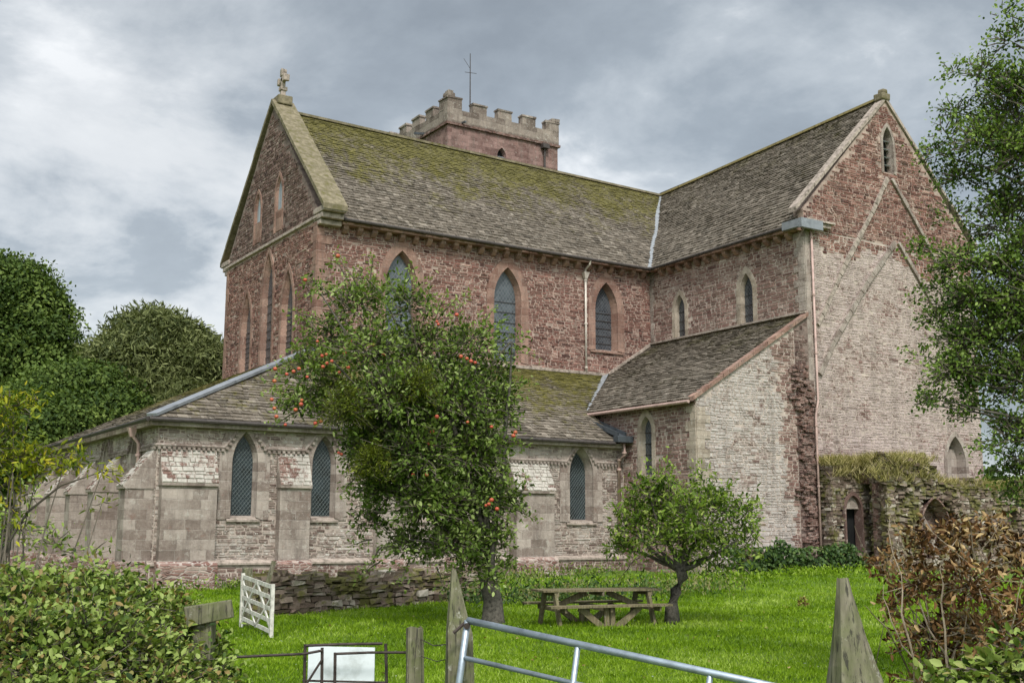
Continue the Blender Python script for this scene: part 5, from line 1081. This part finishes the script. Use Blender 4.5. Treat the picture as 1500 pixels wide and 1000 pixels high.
far_tree('broadleaf_tree', 'rounded dark green tree low down between the tall dark tree and the pale conifer', [(105, 592, 44, 34, 0, 1), (70, 630, 60, 36, -2, .9), (140, 625, 44, 30, -1, .8), (170, 645, 46, 30, -2, .6), (10, 665, 60, 50, -3, .9)], 66, 'leaf_oak', 110, .22, 1.3, 56, 260)
far_tree('broadleaf_tree', 'olive-topped tree behind the low dark tree', [(110, 545, 34, 22, 0, 1), (140, 560, 30, 24, 0, .8)], 84, 'leaf_olive', 120, .30, 1.1, 60, 100)
far_tree('conifer_tree', 'broad pale-tipped conifer standing just left of the church gable', [(228, 522, 44, 40, 0, 1.), (200, 552, 42, 40, -1, .9), (275, 548, 34, 36, -1, .8), (222, 492, 26, 22, 0, .4), (262, 500, 14, 18, 0, .25), (180, 590, 30, 26, -2, .5), (240, 595, 66, 40, -2, 1.1), (298, 580, 20, 30, -1, .4), (190, 625, 40, 30, -2, .7)], 70, 'leaf_con', 240, .36, 1.1, 80, 230, .24, up=-.1)
far_tree('conifer_tree', 'tiny dark pine on the skyline between the two largest trees', [(103, 522, 16, 9, 0, 1), (90, 532, 16, 10, 0, .8), (115, 532, 12, 10, 0, .6)], 135, 'leaf_oak', 103, .5, .9, 45, 40)
# hedgerow woods that close the horizon off to either side
def far_wood(nm, cs, label):
    P = []
    bl = [((x, y, gz2(x, y)+h*.5), (h*.55, h*.55, h*.5), 1) for x, y, h in cs]
    a_ = clumpy(bl, 34, 1.7, 46, .75, .7); tag(leaf_mesh(nm, *a_[:3], a_[3], a_[4], a_[5], 'leaf_oak'), label, 'woodland', kind='stuff')
far_wood('distant_woodland', [(-75+i*6+random.uniform(-2, 2), 62+random.uniform(-6, 10)+i*1.5, random.uniform(9, 13)) for i in range(12)]+[(58+i*7, 30-i*6+random.uniform(-4, 4), random.uniform(6, 9)) for i in range(9)], 'dark belt of woodland beyond the church')

# ================================================================== HEDGES AND SHRUBS
def shrub(nm, label, cat, lst, d, dens, lpt, L, W_, m, dz=1.2, tw=.004, spread=.04, twm='twig', stems=None, up=.6, cvar=.22, inner=.3, fold=.25):
    base = at(lst[0][0], lst[0][1], d); base.z = gz(base.x, base.y); t = thing(nm, label, cat, tuple(base)); tm = MB()
    bl = pxblobs(lst, d, dens, dz)
    for c_, r_, k in bl:
        b2 = base+Vector((random.uniform(-.3, .3), random.uniform(-.3, .3), 0)); tm.tube(curve(b2, c_, 5, .12), [tw*3.5, tw*3, tw*2.5, tw*2, tw*1.6, tw], 5, False)
    a_ = twiggy(bl, lpt, L, W_, tm, spread, cvar=cvar, up=up, inner=inner, tw=tw); leaf_mesh('leaves', *a_[:3], a_[3], a_[4], a_[5], m, t, fold); tm.build('stems', twm, t); return t
shrub('bramble_hedge', 'dense leafy bramble hedge filling the lower left corner', 'hedge', [(50, 905, 80, 50), (150, 900, 80, 46), (235, 925, 60, 50, .2), (290, 975, 42, 60, .3), (20, 970, 90, 70, -.6), (120, 970, 90, 74, -.5), (220, 1005, 80, 66, -.4), (310, 1020, 36, 50, .1), (85, 862, 40, 22, .2, .6), (180, 862, 44, 20, .2, .6), (255, 888, 30, 22, .3, .5), (25, 862, 34, 24, .1, .6), (130, 845, 20, 16, .2, .3), (60, 1040, 120, 70, -.8), (230, 1060, 120, 70, -.6)], 6.9, 1750, 9, .042, .56, 'leaf_bramble', spread=.045, tw=.003, cvar=.3, up=.9)
shrub('yellowing_shrub', 'loose shrub with long yellow-green leaves above the brambles at the left edge', 'shrub', [(20, 600, 34, 30, 0, .9), (52, 585, 16, 14, 0, .7), (30, 675, 50, 26, 0, 1.3), (95, 678, 40, 18, 0, 1.1), (150, 690, 22, 12, .1, .6), (15, 635, 30, 30, 0, .5), (-30, 660, 50, 80, 0, .7), (50, 715, 44, 26, .3, .3), (150, 735, 24, 18, .2, .12), (20, 760, 30, 40, 0, .3)], 9.0, 330, 9, .06, .3, 'leaf_willow', spread=.04, tw=.0035, cvar=.25)
shrub('dark_shrub', 'straggly dark green shrub with seed heads between the brambles and the church', 'shrub', [(20, 780, 45, 40, 0, .5), (80, 800, 40, 30, .2, .5), (40, 730, 36, 30, .2, .25), (130, 815, 34, 20, 0, .4)], 10.5, 200, 8, .055, .45, 'leaf_bramble', spread=.05, tw=.004)
mb = MB(); o_ = thing('bare_branch', 'thin bare branch arching across the left buttresses of the church', 'branch', tuple(at(0, 760, 9.3)))
mb.tube([at(0, 815, 9.3), at(40, 750, 9.3), at(90, 710, 9.3), at(150, 690, 9.35), at(190, 720, 9.4)], [.012, .01, .008, .006, .003], 5, False); mb.tube([at(-10, 720, 9.2), at(40, 690, 9.2), at(60, 665, 9.2), at(130, 680, 9.3), at(172, 705, 9.4)], [.014, .01, .008, .005, .003], 5, False); mb.build('wood', 'twig', o_)
# dead bush on the right
db = [(1300, 830, 30, 30, 0, .6), (1345, 800, 40, 34, 0, .8), (1400, 790, 45, 34, 0, .9), (1455, 790, 40, 36, 0, .8), (1490, 830, 35, 50, .1, .8), (1345, 860, 55, 45, 0, .8), (1420, 860, 60, 50, -.2, .8), (1300, 890, 28, 28, .1, .5), (1360, 930, 60, 45, 0, .7), (1440, 930, 60, 50, -.1, .8), (1500, 920, 50, 60, 0, .8), (1390, 990, 90, 40, 0, .6)]
t = shrub('dead_bush', 'tangled dead bush with curled brown leaves in the lower right corner', 'bush', db, 5.2, 800, 8, .034, .42, 'leaf_dead', spread=.02, twm='deadtwig', tw=.0018, up=-.5, inner=.1, cvar=.32, fold=.8)
tm = MB()
for k in range(30):
    a = at(1420+random.uniform(-70, 90), 1010, 5.2+random.uniform(-.3, .3)); b_ = at(random.uniform(1240, 1520), random.uniform(745, 960), 5.2+random.uniform(-.3, .3)); tm.tube(curve(a, b_, 8, .28, .12), [.005, .0045, .004, .0035, .003, .0025, .002, .0015, .001], 5, False)
tm.build('canes', 'deadtwig', t)
shrub('bramble_shoots', 'fresh green bramble growth under the dead bush', 'brambles', [(1450, 985, 70, 30, -.3), (1380, 1000, 50, 24, -.3, .7), (1500, 950, 30, 26, -.3, .6), (1225, 990, 24, 16, 0, .35), (1500, 1010, 60, 40, -.3)], 5.0, 620, 7, .045, .55, 'leaf_bramble', spread=.02, tw=.002)
# weeds along the foot of the church
def weeds(nm, label, xs_, y_, n, m='leaf_weed', h=.8, cat='weeds', L=.16):
    P = []; 
    for i in range(n):
        x = random.uniform(*xs_); y = y_+random.gauss(0, .5+.5*math.sin(x*2.1)**2)
        if math.sin(x*1.3+1)+math.sin(x*3.1+y) < random.uniform(-1.5, .6): continue
        hh = h*random.uniform(.3, 1)*(.6+.5*math.sin(x*1.7)**2); P += [(x+random.gauss(0, .06), y+random.gauss(0, .06), gz(x, y)+hh*t_) for t_ in (.2, .45, .7, 1.)]
    P = np.array(P); k = len(P); D = unit(k); D[:, 2] = np.abs(D[:, 2])+.3; nn = unit(k); nn[:, 2] += .6
    tag(leaf_mesh(nm, P, D, nn, rng.uniform(.5, 1.2, k)*L, rng.uniform(.2, .4, k)*L, rng.random(k), m), label, cat, kind='stuff')
weeds('weeds', 'tall pale weeds and nettles along the foot of the church wall', (-2.5, 8), -17.2, 1000, h=.9); weeds('nettles', 'green nettles growing under the drystone wall and trees', (-3.5, 3.0), -18.2, 600, 'leaf_ivy', .8)
weeds('long_grass', 'tufts of longer grass at the edge of the lawn by the ivy wall', (4, 19), -14.2, 1500, 'grass', .35)
weeds('border_plants', 'low plants against the foot of the ambulatory wall', (-8, 10), -7.2, 1400, 'leaf_small', .5)
q = at(1175, 852, 33); sd_ = thing('dried_dock', 'small brown dried dock standing alone on the lawn near the ivy wall', 'plant', (q.x, q.y, gz(q.x, q.y)))
q.z = gz(q.x, q.y)+.16; a_ = twiggy([(q, (.14, .14, .17), 30)], 5, .07, .4, None, .02); leaf_mesh('leaves', *a_[:3], a_[3], a_[4], a_[5], 'leaf_dead', sd_)

# ================================================================== GRASS
n = 230000
dd = 15*(46/15)**rng.random(n)**1.0; azc = math.atan2(fwd.x, fwd.y); az = azc+rng.uniform(-R(27), R(27), n)
X_ = CAM.x+np.sin(az)*dd; Y_ = CAM.y+np.cos(az)*dd
keep = ~((Y_ > -6.3) & (X_ > -9))&~((Y_ > -12.8) & (X_ > 11.5)); X_, Y_, dd = X_[keep], Y_[keep], dd[keep]; n = len(X_)
Z_ = np.array([gz(a, b_) for a, b_ in zip(X_, Y_)]); P = np.stack([X_, Y_, Z_-.005], 1); D = rng.normal(size=(n, 3))*.6; D[:, 2] = 1.
hgt = rng.uniform(.03, .075, n)*(1+dd/45)*np.where(rng.random(n) < .03, 1.9, 1.)
from mathutils import noise as mn
patch = np.array([.48+.42*mn.noise((a*.45, b_*.45, .3))+.30*mn.noise((a*1.7, b_*1.7, 5.))+.2*mn.noise((a*5, b_*5, 9.)) for a, b_ in zip(X_, Y_)])+rng.normal(0, .18, n)
tag(leaf_mesh('grass', P, D, unit(n), hgt, .010*(dd/15)**.9+.002, patch, 'grass', fold=.05), 'short bright green mown lawn grass', 'grass', kind='stuff')
n_ = 260; dl = rng.uniform(16, 38, n_); al = azc+rng.uniform(-R(24), R(22), n_); xl, yl = CAM.x+np.sin(al)*dl, CAM.y+np.cos(al)*dl
P = np.stack([xl, yl, [gz(a, b_)+.05 for a, b_ in zip(xl, yl)]], 1); nn = unit(n_)*.4; nn[:, 2] += 1; tag(leaf_mesh('fallen_leaves', P, unit(n_)*[1, 1, .2], nn, rng.uniform(.05, .09, n_), rng.uniform(.03, .05, n_), rng.random(n_), 'leaf_dead'), 'a few fallen brown leaves on the lawn', 'leaves', kind='stuff')
mb = MB()
for k in range(150):
    d = random.uniform(16, 36); a = azc+random.uniform(-R(14), R(20)); x, y = CAM.x+math.sin(a)*d, CAM.y+math.cos(a)*d; z = gz(x, y)+.06; r_ = .014
    mb.add([(x+r_*math.cos(t_), y+r_*math.sin(t_), z+.004*math.sin(t_*3)) for t_ in (0, 1.05, 2.1, 3.14, 4.2, 5.25)], [(0, 1, 2, 3, 4, 5)])
tag(mb.build('daisies', 'daisy'), 'scattered tiny white daisies in the lawn', 'flowers', kind='stuff')
